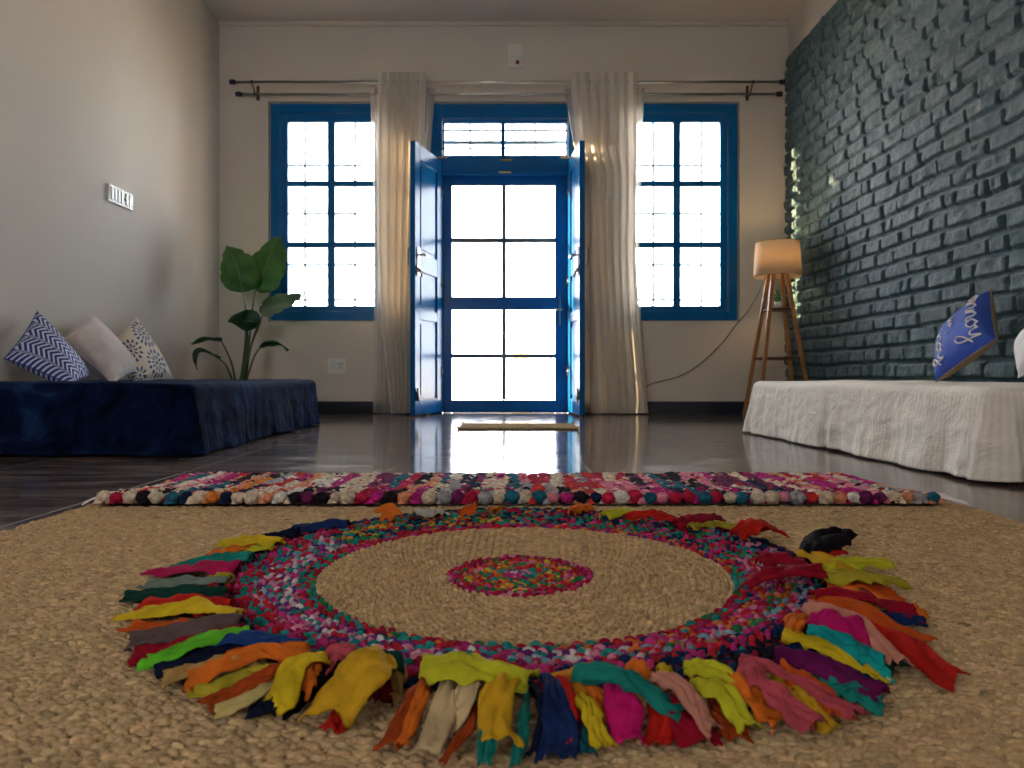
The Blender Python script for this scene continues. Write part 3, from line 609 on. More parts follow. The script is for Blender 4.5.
# little plant on the lamp's shelf
e = empty('small_potted_plant', (LX-.005, LY-.03, .829), label='tiny green plant in a white pot on the lamp shelf', cat='plant')
g = bmesh.new(); lathe(g, [(.022, .829), (.032, .878), (.027, .878), (.024, .868)], (LX-.005, LY-.03), 20, True); bmobj('pot', g, M_plastic, e)
M_leafs = mat('small_leaf', (.05, .30, .05), .5, var=.3, vscale=30)
g = bmesh.new()
for k in range(26):
    a = k*2.4; r = .012+.024*((k*7) % 5)/5; z0 = .885+.075*(k/26); c = Vector((LX-.005+r*math.cos(a), LY-.03+r*math.sin(a), z0)); o_ = Vector((math.cos(a), math.sin(a), .4)).normalized(); s_ = Vector((-math.sin(a), math.cos(a), 0))
    base = Vector((LX-.005, LY-.03, .865)); tube(g, [base, c], .0012, 5)
    v = [g.verts.new(q) for q in (c-o_*.008, c+s_*.011+o_*.008+Vector((0, 0, .003)), c+o_*.026, c-s_*.011+o_*.008+Vector((0, 0, .003)))]; g.faces.new(v)
bmobj('foliage', g, M_leafs, e)
# lamp cable on the wall
pts = [(LX-.06, LY+.04, 1.12), at(757, 296, 5.80), at(747, 312, 5.97), at(735, 326, 5.988), at(722, 343, 5.988), at(700, 364, 5.988), at(680, 376, 5.988), at(662, 381, 5.988), at(649, 385, 5.988), at(641, 392, 5.985)]
g = bmesh.new(); tube(g, smoothpath(pts, 70), .0035, 8); tag(bmobj('power_cable', g, M_black, None), 'thin dark cable looping down the wall from the floor lamp to the curtain', 'cable')

# ------------------------------------------------------------ bird-of-paradise plant
def leaf_mat(name, c, c2):
    t = NT(name); x, y, _ = uvxy(t)
    wv = t.math('SINE', t.math('MULTIPLY', t.math('ADD', x, t.math('MULTIPLY', t.math('ABSOLUTE', y), .25)), 95.))
    n = t.noise(9, 3, t.coord()); f = t.math('ADD', t.math('MULTIPLY', wv, .12), n.outputs[0]); r = t.ramp(f, [(.3, c), (.7, c2)])
    mr = t.add('ShaderNodeMixRGB'); t.l(t.math('LESS_THAN', t.math('ABSOLUTE', y), .035), mr.inputs[0]); t.l(r.outputs[0], mr.inputs[1]); mr.inputs[2].default_value = (.12, .22, .05, 1)
    t.l(mr.outputs[0], t.p.inputs['Base Color']); t.p.inputs['Roughness'].default_value = .38; t.bump(wv, .25, .003)
    tl = t.add('ShaderNodeBsdfTranslucent'); t.l(mr.outputs[0], tl.inputs[0]); mx = t.add('ShaderNodeMixShader'); mx.inputs[0].default_value = .3
    t.l(t.p.outputs[0], mx.inputs[1]); t.l(tl.outputs[0], mx.inputs[2]); t.l(mx.outputs[0], t.out.inputs[0]); return t.m
M_leaf = leaf_mat('broad_leaf', (.03, .13, .028), (.07, .23, .04)); M_leafd = leaf_mat('dark_leaf', (.012, .055, .025), (.02, .085, .03)); M_leafp = leaf_mat('pale_leaf', (.17, .26, .17), (.27, .36, .24))
M_stem = mat('plant_stem', (.05, .085, .03), .5, var=.3, vscale=12)
pl = empty('potted_plant', (-2.09, 5.55, 0), label='tall broad-leaved green plant in the corner behind the navy bed', cat='plant')
g = bmesh.new(); lathe(g, [(.11, .0), (.15, .22), (.155, .24), (.14, .24), (.135, .20)], (-2.09, 5.55), 32, True); bmobj('pot', g, M_pot, pl)
g = bmesh.new(); lathe(g, [(.001, .205), (.08, .208), (.133, .203)], (-2.09, 5.55), 24); bmobj('soil', g, M_soil, pl)
def leaf(mid, width, m, petiole, cup=.12, side=(1, -.15, 0), notch=0, sh=1.0, roll=0, wob=.008, seed=0):
    M_ = smoothpath(mid, 30); side = Vector(side).normalized(); nu, nw = 30, 13; V = []; UV = []
    for i, p in enumerate(M_):
        s = i/(nu-1); tg = (M_[min(i+1, nu-1)]-M_[max(i-1, 0)]).normalized(); a = (side-tg*side.dot(tg)).normalized(); nn = tg.cross(a)
        wd = width*(math.sin(PI*min(1, s**.75*.97+.02))**.62)*sh
        for k in range(nw):
            q = -1+2*k/(nw-1); tear = (notch*.007*max(0, math.sin(s*23+(2 if q > 0 else 0)+seed))**6)*abs(q)**3
            V.append(p+a*(q*(wd-tear*3))+nn*(cup*width*abs(q)**1.4+wob*math.sin(9*s+3*q+seed))); UV.append((s, q))
    f = gridfaces(nu, nw); o = npmesh('leaf', [tuple(v) for v in V], [f], m, pl, uv=UV); md = o.modifiers.new('t', 'SOLIDIFY'); md.thickness = .0012; md2 = o.modifiers.new('s', 'SUBSURF'); md2.levels = 1; md2.render_levels = 1
    if petiole:
        g = bmesh.new(); pp = smoothpath(petiole+[tuple(M_[1])], 22); tube(g, pp, [.009-.0045*k/21 for k in range(22)], 8); bmobj('leaf_stalk', g, M_stem, pl)
S0 = lambda dx=0, dy=0: (-2.09+dx, 5.55+dy, .21)
leaf([at(243, 292, 5.46), at(240, 278, 5.45), at(235, 261, 5.47), at(226, 246, 5.52)], .150, M_leaf, [S0(-.01), at(245, 345, 5.53), at(246, 312, 5.49)], notch=1, seed=1, side=(1, .1, .12), cup=.18)
leaf([at(255, 290, 5.56), at(262, 275, 5.58), at(270, 255, 5.60), at(277, 236, 5.64)], .160, M_leaf, [S0(.01), at(249, 345, 5.56), at(252, 312, 5.57)], notch=1, seed=4, side=(1, -.1, -.35), cup=.16)
leaf([at(262, 314, 5.50), at(274, 304, 5.45), at(288, 299, 5.42), at(300, 293, 5.45)], .072, M_leafp, [S0(.03), at(250, 350, 5.52), at(259, 326, 5.51)], notch=1, seed=2, side=(.3, -.5, .85), cup=.3, wob=.009)
leaf([at(260, 323, 5.42), at(250, 321, 5.40), at(240, 322, 5.38), at(228, 321, 5.40)], .085, M_leafd, [S0(.01, -.03), at(250, 350, 5.47), at(256, 330, 5.43)], seed=3, side=(0, -.45, .9), cup=.2)
leaf([at(222, 341, 5.5), at(213, 340, 5.48), at(203, 341, 5.46), at(191, 345, 5.45)], .03, M_leafd, [S0(-.03), at(232, 365, 5.53), at(226, 350, 5.51)], seed=5, side=(0, -.85, .35), cup=.5)
leaf([at(220, 359, 5.45), at(210, 354, 5.42), at(199, 352, 5.38), at(196, 361, 5.36), at(198, 369, 5.36)], .03, M_leafd, [S0(-.03, -.02), at(229, 372, 5.5), at(225, 364, 5.48)], seed=6, side=(0, -.85, .35), cup=.5)
leaf([at(260, 347, 5.5), at(268, 342, 5.47), at(279, 342, 5.45), at(289, 350, 5.43)], .035, M_leafd, [S0(.02), at(249, 372, 5.53), at(254, 357, 5.51)], seed=7, side=(0, -.85, .45), cup=.5)
g = bmesh.new()
for dx, r, top in ((-.022, .013, 330), (-.004, .017, 325), (.016, .013, 335)):
    tube(g, smoothpath([S0(dx), at(246.5+dx*70, 360, 5.54), at(247.5+dx*60, top, 5.54)], 12), [r-.006*k/11*1.2 for k in range(12)], 10)
bmobj('stem', g, M_stem, pl)

# ------------------------------------------------------------ woven rugs: every stitch is a small raised dome
def domes(C, T, Lh, Wh, Hh, colr, nseg=8):
    """C (n,3) centres, T (n,2) long-axis directions, half length/width/height arrays, colours (n,3)"""
    n = len(C); ang = np.arange(nseg)*2*PI/nseg; S = np.stack([-T[:, 1], T[:, 0]], 1)
    rows = [(0., 1.)]+[(.62, .80)]+[(1., .0)]; V = []; 
    V.append(np.c_[C[:, :2], C[:, 2]+Hh][:, None, :])
    for r, h in rows[1:]:
        ca, sa = np.cos(ang)*r, np.sin(ang)*r
        xy = C[:, None, :2]+T[:, None, :]*(Lh[:, None]*ca)[..., None]+S[:, None, :]*(Wh[:, None]*sa)[..., None]
        V.append(np.concatenate([xy, (C[:, 2]+Hh*h)[:, None, None]*np.ones((n, nseg, 1))], -1))
    V = np.concatenate(V, 1); nv = 1+2*nseg; off = (np.arange(n)*nv)[:, None, None]
    k = np.arange(nseg); k2 = (k+1) % nseg
    tri = (np.stack([np.zeros(nseg, int), 1+k, 1+k2], -1)[None]+off).reshape(-1, 3)
    quad = (np.stack([1+k, 1+nseg+k, 1+nseg+k2, 1+k2], -1)[None]+off).reshape(-1, 4)
    return V.reshape(-1, 3), [tri, quad], np.repeat(colr, nv, 0)
def join(*parts):
    V, F3, F4, Cc, o = [], [], [], [], 0
    for v, fs, c in parts:
        V.append(v); Cc.append(c)
        for f in fs: (F3 if f.shape[1] == 3 else F4).append(f+o)
        o += len(v)
    fs = ([np.concatenate(F3)] if F3 else [])+([np.concatenate(F4)] if F4 else [])
    return np.concatenate(V), fs, np.concatenate(Cc)
def boxpart(x0, x1, y0, y1, z0, z1, c):
    v = np.array([(x0,y0,z0),(x1,y0,z0),(x1,y1,z0),(x0,y1,z0),(x0,y0,z1),(x1,y0,z1),(x1,y1,z1),(x0,y1,z1)], float)
    f = np.array([(0,3,2,1),(4,5,6,7),(0,1,5,4),(1,2,6,5),(2,3,7,6),(3,0,4,7)]); return v, [f], np.tile(c, (8, 1))
JC = np.array((.40, .285, .155))
def jutecol(n, s=.13): return JC*(1+rng.normal(size=(n, 1))*s)*(1+rng.normal(size=(n, 3))*.02)
def jute_rug():
    x0, x1, y0, y1 = -1.01, 1.075, .40, 1.79; w_, l_ = .0105, .0135; Cs, Ts = [], []; r = 0; y = y0+.02
    while y < y1-.035:
        for s in (-1, 1):
            x = np.arange(x0+.03, x1-.03, l_)+(.5*l_ if s > 0 else 0); x = x+rng.normal(size=len(x))*.0012
            yy = y+s*w_*.27+.006*np.sin(x*3+y*2)+.003*np.sin(x*11+y*7)+rng.normal(size=len(x))*.0009
            a = s*.32+rng.normal(size=len(x))*.15; Cs.append(np.c_[x, yy]); Ts.append(np.c_[np.cos(a), np.sin(a)])
        y += w_
    for xe, sgn in ((x0+.012, 1), (x0+.024, 1), (x1-.012, 1), (x1-.024, 1)):        # side binding rows
        for s in (-1, 1):
            yy = np.arange(y0+.01, y1-.01, l_)+(.5*l_ if s > 0 else 0); Cs.append(np.c_[np.full(len(yy), xe+s*.003)+rng.normal(size=len(yy))*.0015, yy]); a = PI/2+s*.45; Ts.append(np.tile((math.cos(a), math.sin(a)), (len(yy), 1)))
    for ye in (y1-.012, y1-.024):
        for s in (-1, 1):
            xx = np.arange(x0+.01, x1-.01, l_)+(.5*l_ if s > 0 else 0); Cs.append(np.c_[xx, np.full(len(xx), ye+s*.003)]); a = s*.45; Ts.append(np.tile((math.cos(a), math.sin(a)), (len(xx), 1)))
    C = np.concatenate(Cs); T = np.concatenate(Ts)
    keep = np.hypot(C[:, 0]-.02, (C[:, 1]-1.14)) > .425; keep &= ~((C[:, 1] > 1.69) & (np.abs(C[:, 0]-.017) < .985))
    C, T = C[keep], T[keep]; n = len(C)
    low = .5+.5*np.sin(C[:, 1]*37+np.sin(C[:, 0]*2.3)*1.5)*np.sin(C[:, 0]*1.7+C[:, 1]*9)
    z = .0075+.0022*low+rng.normal(size=n)*.0008
    V, f, c = domes(np.c_[C, z], T, np.full(n, .0092)*rng.uniform(.8, 1.2, n), np.full(n, .0042)*rng.uniform(.8, 1.25, n), rng.uniform(.0038, .0062, n), jutecol(n, .13)*1.1, 6)
    B = boxpart(x0+.008, x1-.008, y0, y1-.008, .001, .0094, JC*.62)
    V, f, c = join((V, f, c), B); o = npmesh('jute_rug', V, f, M_jute, col=c)
    tag(o, 'large flat tan jute rug in braided rows under the colourful round rug', 'rug')
jute_rug()

# chunky striped rag mat lying over the far edge of the jute rug
RC = {'cream': (.62, .52, .40), 'crim': (.42, .015, .055), 'mag': (.45, .02, .20), 'teal': (.02, .13, .20), 'navy': (.012, .02, .06), 'peach': (.60, .25, .14), 'orange': (.62, .20, .04), 'black': (.02, .014, .02),
      'grey': (.30, .30, .33), 'white': (.68, .65, .60), 'red': (.5, .03, .03), 'plum': (.15, .02, .09), 'olive': (.35, .30, .06), 'pink': (.62, .20, .28), 'blue': (.03, .08, .28)}
def rag_mat():
    seqL = 'cream crim cream black cream teal navy cream orange navy cream cream peach white black plum black cream cream crim mag black peach mag cream grey plum crim grey cream'.split()
    pool = ['cream', 'cream', 'crim', 'mag', 'plum', 'grey', 'white', 'pink', 'red', 'black', 'teal', 'cream', 'navy', 'peach', 'mag', 'crim']
    xa, xb, ya, yb = -.972, 1.005, 1.685, 2.19; nS = 62; sw = (xb-xa)/nS; parts = []
    Cs, Ts, Lh, Wh, Hh, Cc, Zz = [], [], [], [], [], [], []
    for i in range(nS):
        c0 = seqL[i] if i < len(seqL) else pool[rng.integers(len(pool))]
        x = xa+(i+.5)*sw; c1 = pool[rng.integers(len(pool))]; seg = rng.uniform(.25, .8)
        far = .035*(i/nS-.5)*0
        for yv in np.arange(ya+.012, yb+rng.uniform(-.02, .015), .0135):
            t = (yv-ya)/(yb-ya); cn = c0 if t < seg else c1
            for s in (-1, 1):
                q = cn if rng.random() > .2 else pool[rng.integers(len(pool))]
                Cs.append((x+s*sw*.22+.006*math.sin(yv*17+i)+rng.normal()*.002, yv+s*.004+rng.normal()*.002)); a = PI/2+s*.5+rng.normal()*.2; Ts.append((math.cos(a), math.sin(a)))
                Lh.append(.0185*rng.uniform(.8, 1.25)); Wh.append(.0095*rng.uniform(.8, 1.3)); Hh.append(rng.uniform(.012, .019)); Cc.append(np.array(RC[q])*rng.uniform(.8, 1.2)); Zz.append(.020)
    A = [np.array(v) for v in (Cs, Ts, Lh, Wh, Hh, Cc, Zz)]
    parts.append(domes(np.c_[A[0], A[6]], A[1], A[2], A[3], A[4], A[5], 8))
    # rounded knobs: the turned ends along the near and far edges
    for (yy, rr, colf) in ((ya, .0152, 0), (yb, .0145, 1)):
        for i in range(nS):
            x = xa+(i+.5)*sw+rng.normal()*.002; cn = seqL[i] if i < len(seqL) and not colf else pool[rng.integers(len(pool))]; u = np.linspace(0, PI, 9); v = np.arange(12)*2*PI/12
            U, W = np.meshgrid(u, v, indexing='ij'); rad = rr*rng.uniform(.78, 1.1)*(1+.16*np.sin(U*5+i)*np.cos(W*3+i)+.08*np.sin(7*W+U*3+i))
            Vv = np.stack([x+rad*1.2*np.sin(U)*np.cos(W), yy+rng.normal()*.005+rad*np.sin(U)*np.sin(W),   .0335-(.0 if not colf else .013)+rad*.95*np.cos(U)], -1)
            Vv = Vv.transpose(1, 0, 2).reshape(-1, 3); parts.append((Vv, [gridfaces(12, 9, wrap=True)], np.tile(np.array(RC[cn])*rng.uniform(.8, 1.1), (len(Vv), 1))))
    # body: over the jute rug in front, down to the floor behind
    parts.append(boxpart(xa, xb, ya+.004, 1.80, .0185, .024, (.10, .05, .05))); parts.append(boxpart(xa, xb, 1.80, yb, .002, .024, (.10, .05, .05)))
    V, f, c = join(*parts)
    back = V[:, 1] > 1.80; V[:, 2] = np.where(back, V[:, 2]-(.012)*np.clip((V[:, 1]-1.80)/.12, 0, 1)*(V[:, 2] > .021), V[:, 2])
    o = npmesh('rag_mat', V, f, M_chunky, col=c); tag(o, 'long chunky mat of multicoloured rag stripes lying across the far edge of the jute rug', 'rug')
    # loose warp ends at the corners
    g = bmesh.new(); hb = bmesh.new(); hh = [hb]*7
    for k in range(7):
        y = ya+.02+k*.006; tube(g, smoothpath([(xb-.01, y, .035), (xb+.03+.006*k, y+.01*k-.02, .026), (xb+.06+.008*(k % 3), y+.014*k-.03, .018)], 8), .0016, 6)
        h = hh[k]; tube(h, smoothpath([(xa+.01, y+.02, .035), (xa-.02-.004*k, y+.01*k, .026), (xa-.028-.008*(k % 3), y+.012*k-.03, .018)], 8), .0016, 6)
    bmobj('warp_fringe', g, M_white, o); bmobj('warp_fringe', hb, M_white, o)
rag_mat()

# doormat at the threshold
def doormat():
    x0, x1, y0, y1 = -.315, .385, 4.20, 4.60; parts = [boxpart(x0, x1, y0, y1, .001, .009, JC*.8)]; Cs, Ts = [], []
    for y in np.arange(y0+.008, y1, .018):
        for s in (-1, 1):
            x = np.arange(x0+.01, x1, .024)+(.012 if s > 0 else 0); Cs.append(np.c_[x, np.full(len(x), y+s*.005)]); Ts.append(np.tile((math.cos(s*.5), math.sin(s*.5)), (len(x), 1)))
    C = np.concatenate(Cs); T = np.concatenate(Ts); n = len(C)
    parts.append(domes(np.c_[C, np.full(n, .008)], T, np.full(n, .015), np.full(n, .007), np.full(n, .006), jutecol(n, .12)))
    V, f, c = join(*parts); o = npmesh('doormat', V, f, M_jute, col=c); tag(o, 'small tan jute doormat on the tiles in front of the glazed door', 'doormat')
    g = bmesh.new()
    for x, y in ((x0, y0), (x1, y0), (x0, y1), (x1, y1)): tube(g, [(x-.005, y, .012), (x+.005, y, .012)], .012, 8)
    bmobj('corner_tassel', g, M_tan, o)
doormat()

# ------------------------------------------------------------ the round braided rug with rag fringe
RZ = .022
rug = empty('round_rug', (.02, 1.12, 0), label='round jute rug with multicoloured braided border and rag fringe in the foreground', cat='rug')
RK = [(0, 1.055), (.114, 1.058), (.305, 1.083), (.34, 1.095), (.43, 1.143), (.46, 1.15)]         # rings are not quite concentric, like the real spiral
def rc(r): return np.interp(r, [a for a, _ in RK], [b for _, b in RK]), np.interp(r, [0, .12, .305, .45], [.0105, .0115, .018, .016])
def ring(r, lx, wdt, colf, Hs=(.007, .010), z=RZ):
    n = max(8, int(2*PI*r/lx)); Cs = []; parts = []
    for s in (-1, 1):
        th = (np.arange(n)+(.5 if s > 0 else 0))*2*PI/n+rng.normal(size=n)*.12/n; rr = r+s*wdt*.27
        cy, cx = rc(r); x = cx+rr*np.sin(th); y = cy+rr*np.cos(th)
        dy_dr = 1.0; tx, ty = np.cos(th), -np.sin(th); a = s*.5+rng.normal(size=n)*.1
        T = np.c_[tx*np.cos(a)-ty*np.sin(a), tx*np.sin(a)+ty*np.cos(a)]
        col = colf(th, s, n); parts.append(domes(np.c_[x, y, z+rng.normal(size=n)*.0006], T, np.full(n, lx*.62)*rng.uniform(.9, 1.12, n), np.full(n, wdt*.36)*rng.uniform(.9, 1.15, n), rng.uniform(Hs[0], Hs[1], n), col))
    return parts
CC = {k: np.array(v) for k, v in dict(teal=(.02, .26, .25), red=(.50, .02, .035), mag=(.50, .035, .20), pink=(.62, .22, .33), white=(.62, .56, .55), purple=(.16, .03, .20), navy=(.012, .03, .10),
      green=(.03, .22, .08), orange=(.62, .17, .03), yellow=(.62, .45, .04), crim=(.33, .01, .05), ltblue=(.20, .38, .48), black=(.012, .012, .02)).items()}
CC = {k: v*.78 for k, v in CC.items()}
def pick(names, wts=None):
    def f(th, s, n):
        idx = rng.choice(len(names), n, p=(None if wts is None else np.array(wts)/sum(wts))); return np.stack([CC[names[i]] for i in idx])*rng.uniform(.75, 1.2, (n, 1))
    return f
def angmix(table, fallback):
    """table: list of (theta0, theta1, colours) with theta clockwise from the far side"""
    def f(th, s, n):
        out = []
        for t in th % (2*PI):
            nm = fallback
            for a, b, cs in table:
                if a <= t < b: nm = cs
            out.append(CC[nm[rng.integers(len(nm))]]*rng.uniform(.75, 1.2))
        return np.array(out)
    return f
parts = []; r = .008; k = 0
while r < .094:
    cs = [['mag', 'purple', 'white', 'teal'], ['teal', 'purple', 'mag', 'pink'], ['teal', 'red', 'green', 'orange'], ['red', 'orange', 'yellow', 'teal'], ['orange', 'red', 'green', 'yellow'], ['green', 'orange', 'red', 'pink'], ['orange', 'red', 'yellow', 'mag'], ['crim', 'red', 'green']][min(k, 7)]
    parts += ring(r, .0125, .0115, pick(cs)); r += .0115; k += 1
parts += ring(r, .014, .012, pick(['crim', 'mag', 'red', 'pink'], [3, 3, 1, 1])); 
cy, cx = rc(.06)
v = np.array([(cx+.106*math.sin(a), cy+.106*math.cos(a), z) for z in (.012, RZ+.001) for a in np.arange(48)*2*PI/48]); 
disk = lambda: None
def diskpart(r, z0, z1, c, n=96, inner=0):
    cyo, cxo = rc(r); cyi, cxi = rc(inner) if inner else rc(0); a = np.arange(n)*2*PI/n
    O = np.c_[cxo+r*np.sin(a), cyo+r*np.cos(a)]; I = np.c_[cxi+inner*np.sin(a), cyi+inner*np.cos(a)] if inner else np.tile((cxi, cyi), (n, 1))+.001*np.c_[np.sin(a), np.cos(a)]
    V = np.concatenate([np.c_[O, np.full(n, z0)], np.c_[O, np.full(n, z1)], np.c_[I, np.full(n, z1)]]); k = np.arange(n); k2 = (k+1) % n
    return V, [np.concatenate([np.stack([k, k+n, k2+n, k2], -1), np.stack([k+n, k+2*n, k2+2*n, k2+n], -1)])], np.tile(c, (len(V), 1))
parts.append(diskpart(.106, .0168, RZ+.002, (.12, .02, .04))); V, f, c = join(*parts); npmesh('center_medallion', V, f, M_rag, rug, col=c)['label'] = 'small crimson edged multicoloured centre spiral'
parts = []; r = .1125
while r < .300:
    parts += ring(r, .0135, .0108, lambda th, s, n: jutecol(n, .12)*np.array((1.08, 1.05, 1.0)), Hs=(.0055, .0085)); r += .0108
parts.append(diskpart(.305, .0168, RZ+.001, JC*.55, inner=.1045)); V, f, c = join(*parts); npmesh('jute_field', V, f, M_jute, rug, col=c)
# braided border: rows run from the jute field outward and stop at the outer contour
parts = []; N0 = 10
frontt = ['crim', 'red', 'teal', 'mag']
for k in range(N0):
    r = .3045+.0135*(k+.4)
    if k == 0: fn = angmix([(PI*.5, PI*1.6, ['teal', 'red', 'green', 'crim']), (0, PI*.5, ['red', 'mag', 'purple', 'orange']), (PI*1.6, 2*PI, ['crim', 'red', 'mag'])], ['red'])
    elif k == 1: fn = pick(['red', 'teal', 'crim', 'orange', 'mag', 'navy'], [3, 3, 2, 1, 2, 1])
    elif k in (2, 3): fn = angmix([(0, PI*.45, ['mag', 'teal', 'green', 'navy', 'red']), (PI*.45, PI*.9, ['mag', 'pink', 'purple', 'red', 'orange']), (PI*.9, PI*1.65, ['mag', 'pink', 'white', 'purple', 'teal']), (PI*1.65, 2*PI, ['green', 'teal', 'navy', 'crim', 'yellow'])], ['mag'])
    elif k in (4, 5, 6): fn = angmix([(0, PI*.45, ['teal', 'navy', 'crim', 'green', 'mag']), (PI*.45, PI*.9, ['mag', 'crim', 'green', 'orange', 'pink', 'ltblue', 'red']), (PI*.9, PI*1.65, ['mag', 'pink', 'red', 'purple', 'ltblue', 'white', 'teal']), (PI*1.65, 2*PI, ['red', 'green', 'orange', 'teal', 'yellow', 'navy'])], ['mag'])
    elif k in (7, 8): fn = angmix([(0, PI*.4, ['teal', 'crim', 'mag', 'orange', 'navy']), (PI*.4, PI*.7, ['mag', 'pink', 'ltblue', 'navy']), (PI*.7, PI, ['red', 'mag', 'navy']), (PI, PI*1.7, ['red', 'teal', 'mag', 'crim']), (PI*1.7, 2*PI, ['crim', 'red', 'teal', 'green'])], ['red'])
    else: fn = angmix([(0, PI*.35, ['crim', 'red', 'green']), (PI*.35, PI*.5, ['mag', 'pink', 'teal']), (PI*.5, PI*.98, ['navy', 'black', 'navy', 'teal']), (PI*.98, PI*1.15, ['crim', 'mag', 'red']), (PI*1.15, PI*1.62, ['teal', 'red', 'teal', 'crim', 'mag']), (PI*1.62, 2*PI, ['crim', 'red', 'crim', 'mag'])], ['crim'])
    parts += ring(r, .0155, .0135, fn, Hs=(.0085, .0125) if k < 9 else (.006, .009), z=RZ-.0015 if k < 9 else RZ-.003)
for r_, z_ in ((.446, .0185), (.457, .0165)): parts += ring(r_, .024, .017, pick(['black', 'navy', 'crim', 'black']), Hs=(.005, .009), z=z_)
parts.append(diskpart(.440, .0168, RZ+.001, (.10, .02, .035), inner=.304)); V, f, c = join(*parts); npmesh('braided_border', V, f, M_rag, rug, col=c)

FM = {}
FC = dict(navy=(.012, .03, .12), dnavy=(.008, .012, .035), black=(.012, .009, .012), yellow=(.68, .50, .02), lime=(.58, .58, .03), olive=(.42, .36, .03), orange=(.72, .17, .02), dorange=(.55, .09, .012), teal=(.015, .24, .20), teal2=(.01, .36, .36),
          mag=(.45, .015, .10), magenta=(.50, .01, .14), grey=(.17, .22, .18), crim=(.32, .008, .025), dgreen=(.01, .055, .04), plum=(.13, .03, .06), red=(.50, .018, .012), mauve=(.13, .085, .085), green=(.13, .55, .03), blue=(.015, .055, .22),
          tan=(.50, .31, .11), khaki=(.52, .43, .17), rust=(.38, .06, .012), rose=(.50, .08, .11), mustard=(.62, .36, .02), cream=(.58, .44, .24), brown=(.16, .05, .02), amber=(.68, .27, .02), dteal=(.01, .08, .11), pink=(.62, .27, .20), maroon=(.17, .01, .02), purple=(.14, .01, .09), pale=(.55, .56, .52), ltblue=(.18, .38, .48), hot=(.60, .012, .16))
def fmat(c):
    if c not in FM: FM[c] = mat('rag_cloth_'+c, tuple(v*.72 for v in FC[c]), .85, var=.22, vscale=35, bump=.5, bscale=110, bdist=.006, spec=.04)
    return FM[c]
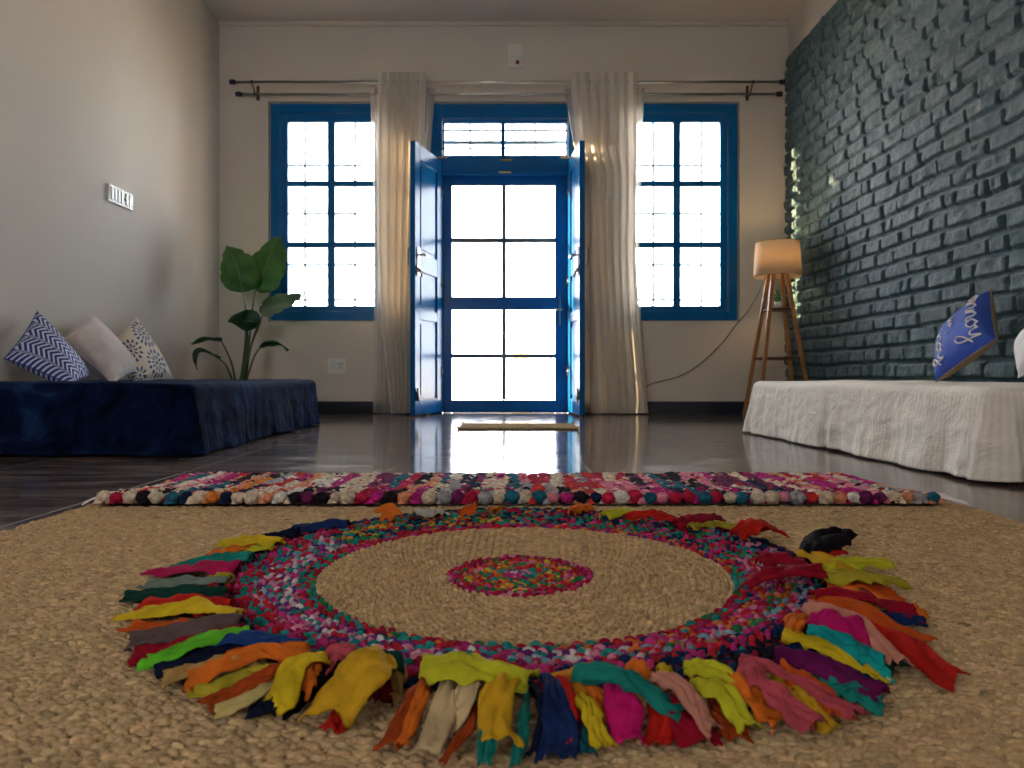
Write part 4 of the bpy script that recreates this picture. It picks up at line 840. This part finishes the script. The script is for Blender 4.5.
# base px, tip px, width px (as seen), colour, layer height mm, lift of the middle mm, tip height mm
FR = [
 (349,526,293,529,5,'navy',3,3,0),(299,534,261,539,5,'dnavy',1,2,0),(277,546,230,542,9,'yellow',6,8,2),(255,550,215,554,6,'orange',2,3,0),(274,548,224,557,6,'lime',3,3,0),
 (252,560,180,566,7,'teal',6,4,0),(238,571,158,572,10,'mag',4,4,0),(232,580,208,581,8,'olive',7,4,2),(230,582,148,585,7,'grey',5,3,0),(232,592,183,588,7,'crim',6,3,0),
 (230,595,127,597,9,'dgreen',2,3,0),(229,600,186,602,6,'plum',1,2,0),(230,610,145,605,14,'red',4,6,1),(238,617,133,614,11,'yellow',8,7,1),(225,627,132,627,8,'dorange',1,2,0),
 (242,624,131,641,13,'mauve',8,7,1),(239,636,134,656,14,'crim',2,4,0),(249,637,143,663,10,'green',10,7,1),(300,650,215,636,12,'blue',15,8,6),(262,650,155,672,14,'dnavy',4,5,0),
 (308,656,187,677,17,'orange',10,9,2),(260,664,165,679,12,'tan',3,4,0),(276,672,188,694,8,'olive',1,2,0),(290,668,205,707,9,'rust',8,5,0),(323,662,215,712,11,'khaki',6,5,0),
 (326,663,274,706,13,'yellow',16,14,4),(318,672,286,701,12,'orange',10,9,2),(355,655,308,680,13,'rose',16,9,5),(338,670,280,716,14,'black',5,6,0),(300,690,250,713,9,'dnavy',0,2,0),
 (384,661,326,716,30,'mustard',22,16,2),(402,664,366,684,14,'dgreen',16,12,6),(402,672,385,694,16,'tan',9,7,2),(366,690,328,732,12,'red',1,4,0),(392,680,378,703,15,'maroon',3,3,0),
 (428,676,388,748,15,'rust',7,8,0),(426,684,402,745,10,'orange',11,9,1),(446,676,424,754,18,'cream',12,14,0),(478,678,440,734,13,'cream',15,15,2),(485,680,464,722,17,'khaki',9,12,3),
 (422,671,532,678,15,'lime',22,10,22),(480,700,442,764,7,'rust',3,3,0),(495,678,486,766,11,'teal',6,8,0),(513,678,502,744,31,'mustard',15,14,3),(526,690,514,766,8,'teal',2,3,0),
 (529,684,532,757,12,'dnavy',4,5,0),(543,680,554,760,25,'navy',7,12,0),(550,680,568,746,11,'red',12,12,0),(556,680,592,712,15,'amber',12,12,8),(582,700,606,748,15,'yellow',10,9,1),
 (590,690,612,724,14,'orange',7,9,4),(576,704,590,756,16,'dteal',1,3,0),(574,676,686,712,13,'teal',22,12,6),(622,684,630,744,26,'hot',8,12,1),(646,690,656,746,20,'red',4,8,0),
 (626,672,663,694,12,'orange',16,10,8),(660,700,702,746,22,'crim',3,5,0),(656,680,714,730,12,'pink',18,12,3),(658,672,678,684,9,'yellow',14,6,8),(690,688,752,727,12,'lime',12,10,4),
 (684,670,760,692,11,'lime',20,9,7),(705,680,785,722,14,'orange',10,10,2),(700,690,748,714,10,'blue',7,5,2),(712,700,740,742,14,'rust',1,3,0),(742,662,858,716,9,'rose',15,8,2),
 (740,672,815,728,13,'rose',16,11,2),(772,680,835,732,11,'mustard',6,6,0),(780,672,842,718,15,'dorange',10,7,1),(775,657,883,694,14,'purple',14,8,1),(812,680,882,706,11,'teal',4,5,1),
 (783,637,883,684,9,'yellow',18,7,2),(790,645,872,690,14,'navy',9,5,0),(808,637,886,668,12,'teal2',20,8,6),(818,622,861,652,18,'magenta',26,12,14),(830,640,898,668,15,'dgreen',8,7,2),
 (808,608,902,663,10,'pink',25,12,4),(790,632,822,624,11,'orange',24,8,20),(812,603,927,646,26,'dorange',13,9,4),(840,625,956,682,15,'red',5,6,1),(812,598,911,612,12,'crim',21,8,3),
 (822,607,921,620,5,'navy',12,3,2),(830,598,922,612,9,'orange',8,5,2),(825,584,892,594,8,'dorange',10,5,3),(822,580,900,583,9,'olive',16,6,5),(815,572,885,563,10,'lime',14,6,8),
 (800,557,855,577,9,'mustard',20,7,12),(744,590,817,570,11,'crim',26,8,28),(759,566,806,564,8,'crim',26,5,26),(800,566,836,532,17,'black',10,12,44),(806,566,836,549,13,'red',8,8,30),
 (736,536,776,531,13,'red',14,18,8),(676,526,716,518,9,'crim',12,8,6),(690,529,740,527,4,'olive',8,3,4),(386,522,389,507,14,'orange',10,4,44),(460,516,476,506,15,'dorange',10,4,36),
 (494,514,497,508,9,'amber',10,4,34),(415,516,442,514,6,'pale',10,5,4),(603,517,628,511,6,'lime',10,5,8),(626,519,692,526,12,'red',12,16,8),(572,514,584,507,9,'orange',10,4,14),
]
EX = [(440,515,452,516,5,'yellow'),(324,524,352,521,7,'orange'),(366,520,378,514,6,'cream'),(403,517,414,514,6,'orange'),(500,513,512,511,5,'ltblue'),(520,513,556,512,5,'rose')]
def strip(bx, by, tx, ty, w, c, lay, lift, tiph, i):
    rr = random.Random(i*13+5); zb, zt = RZ+.006+lay*.001, .017+tiph*.001+lay*.0004
    b = onz(bx, by, zb); t = onz(tx, ty, zt); d_ = t-b; L = d_.length
    # width on the ground: turn the seen width into metres, across the strip
    m = (b+t)/2; dp = Vector((tx-bx, ty-by)); n2 = Vector((-dp.y, dp.x)); n2 = n2/(n2.length or 1)*(w/2); mx, my = (bx+tx)/2, (by+ty)/2; zz = (zb+zt)/2
    wv = onz(mx+n2.x, my+n2.y, zz)-onz(mx-n2.x, my-n2.y, zz); perp = d_.cross(Vector((0, 0, 1))).normalized()
    W = min(max(abs(wv.dot(perp)), w*m.y/F*.85), .046)*.66
    nu, nw = 26, 17; V = []; bend = rr.uniform(-.13, .13)*L; ph = rr.uniform(0, 6.3); kf = rr.choice((.5, .8, 1.1, 1.5)); curl = rr.uniform(.3, 1.0); slant = rr.uniform(-.5, .5)*W; roll = rr.uniform(-.5, .5)
    th = min(.012, W*.55); up = Vector((0, 0, 1)); tg = d_.normalized()
    for k in range(nu):
        s = k/(nu-1); p = b+d_*s+perp*(bend*math.sin(PI*s)+.1*W*math.sin(9*s+ph)); p.z += lift*.001*math.sin(PI*min(1, s*1.15))
        g = min(1, s*1.7); ws = W*(.52+.50*g**.7+.17*math.sin(s*5+ph)+.07*math.sin(s*17+ph*3)); depth = th*(1.0-.35*g)
        for j in range(nw):
            u = -1+2*j/(nw-1); fold = abs(math.sin(PI*kf*(u+.45*math.sin(4*s+ph)+.25*math.sin(9*s+2*ph))+ph))
            z = depth*((1-u*u)*.55+.75*(fold-.5))-curl*.5*th*abs(u)**3
            z += .0045*noise.noise(Vector((u*1.8+i, s*6, ph)))+.0016*noise.noise(Vector((u*6+i, s*22, ph)))
            q = p+perp*(u*ws*(1-.12*fold)+roll*z)+up*z
            if k == nu-1: q += tg*(slant*u+.0022*rr.uniform(-1, 1))
            q.z = max(q.z, .0175+.0002*(lay % 7)); V.append(tuple(q))
    o = npmesh('fabric_tassel', V, [gridfaces(nu, nw)], fmat(c), rug); md = o.modifiers.new('t', 'SOLIDIFY'); md.thickness = .0014
nm = {'navy': 'navy', 'dnavy': 'dark navy'}
for i, a in enumerate(FR[:94]+FR[94:100]): strip(*a, i)
for i, a in enumerate(FR[100:]): strip(*a, 100+i)
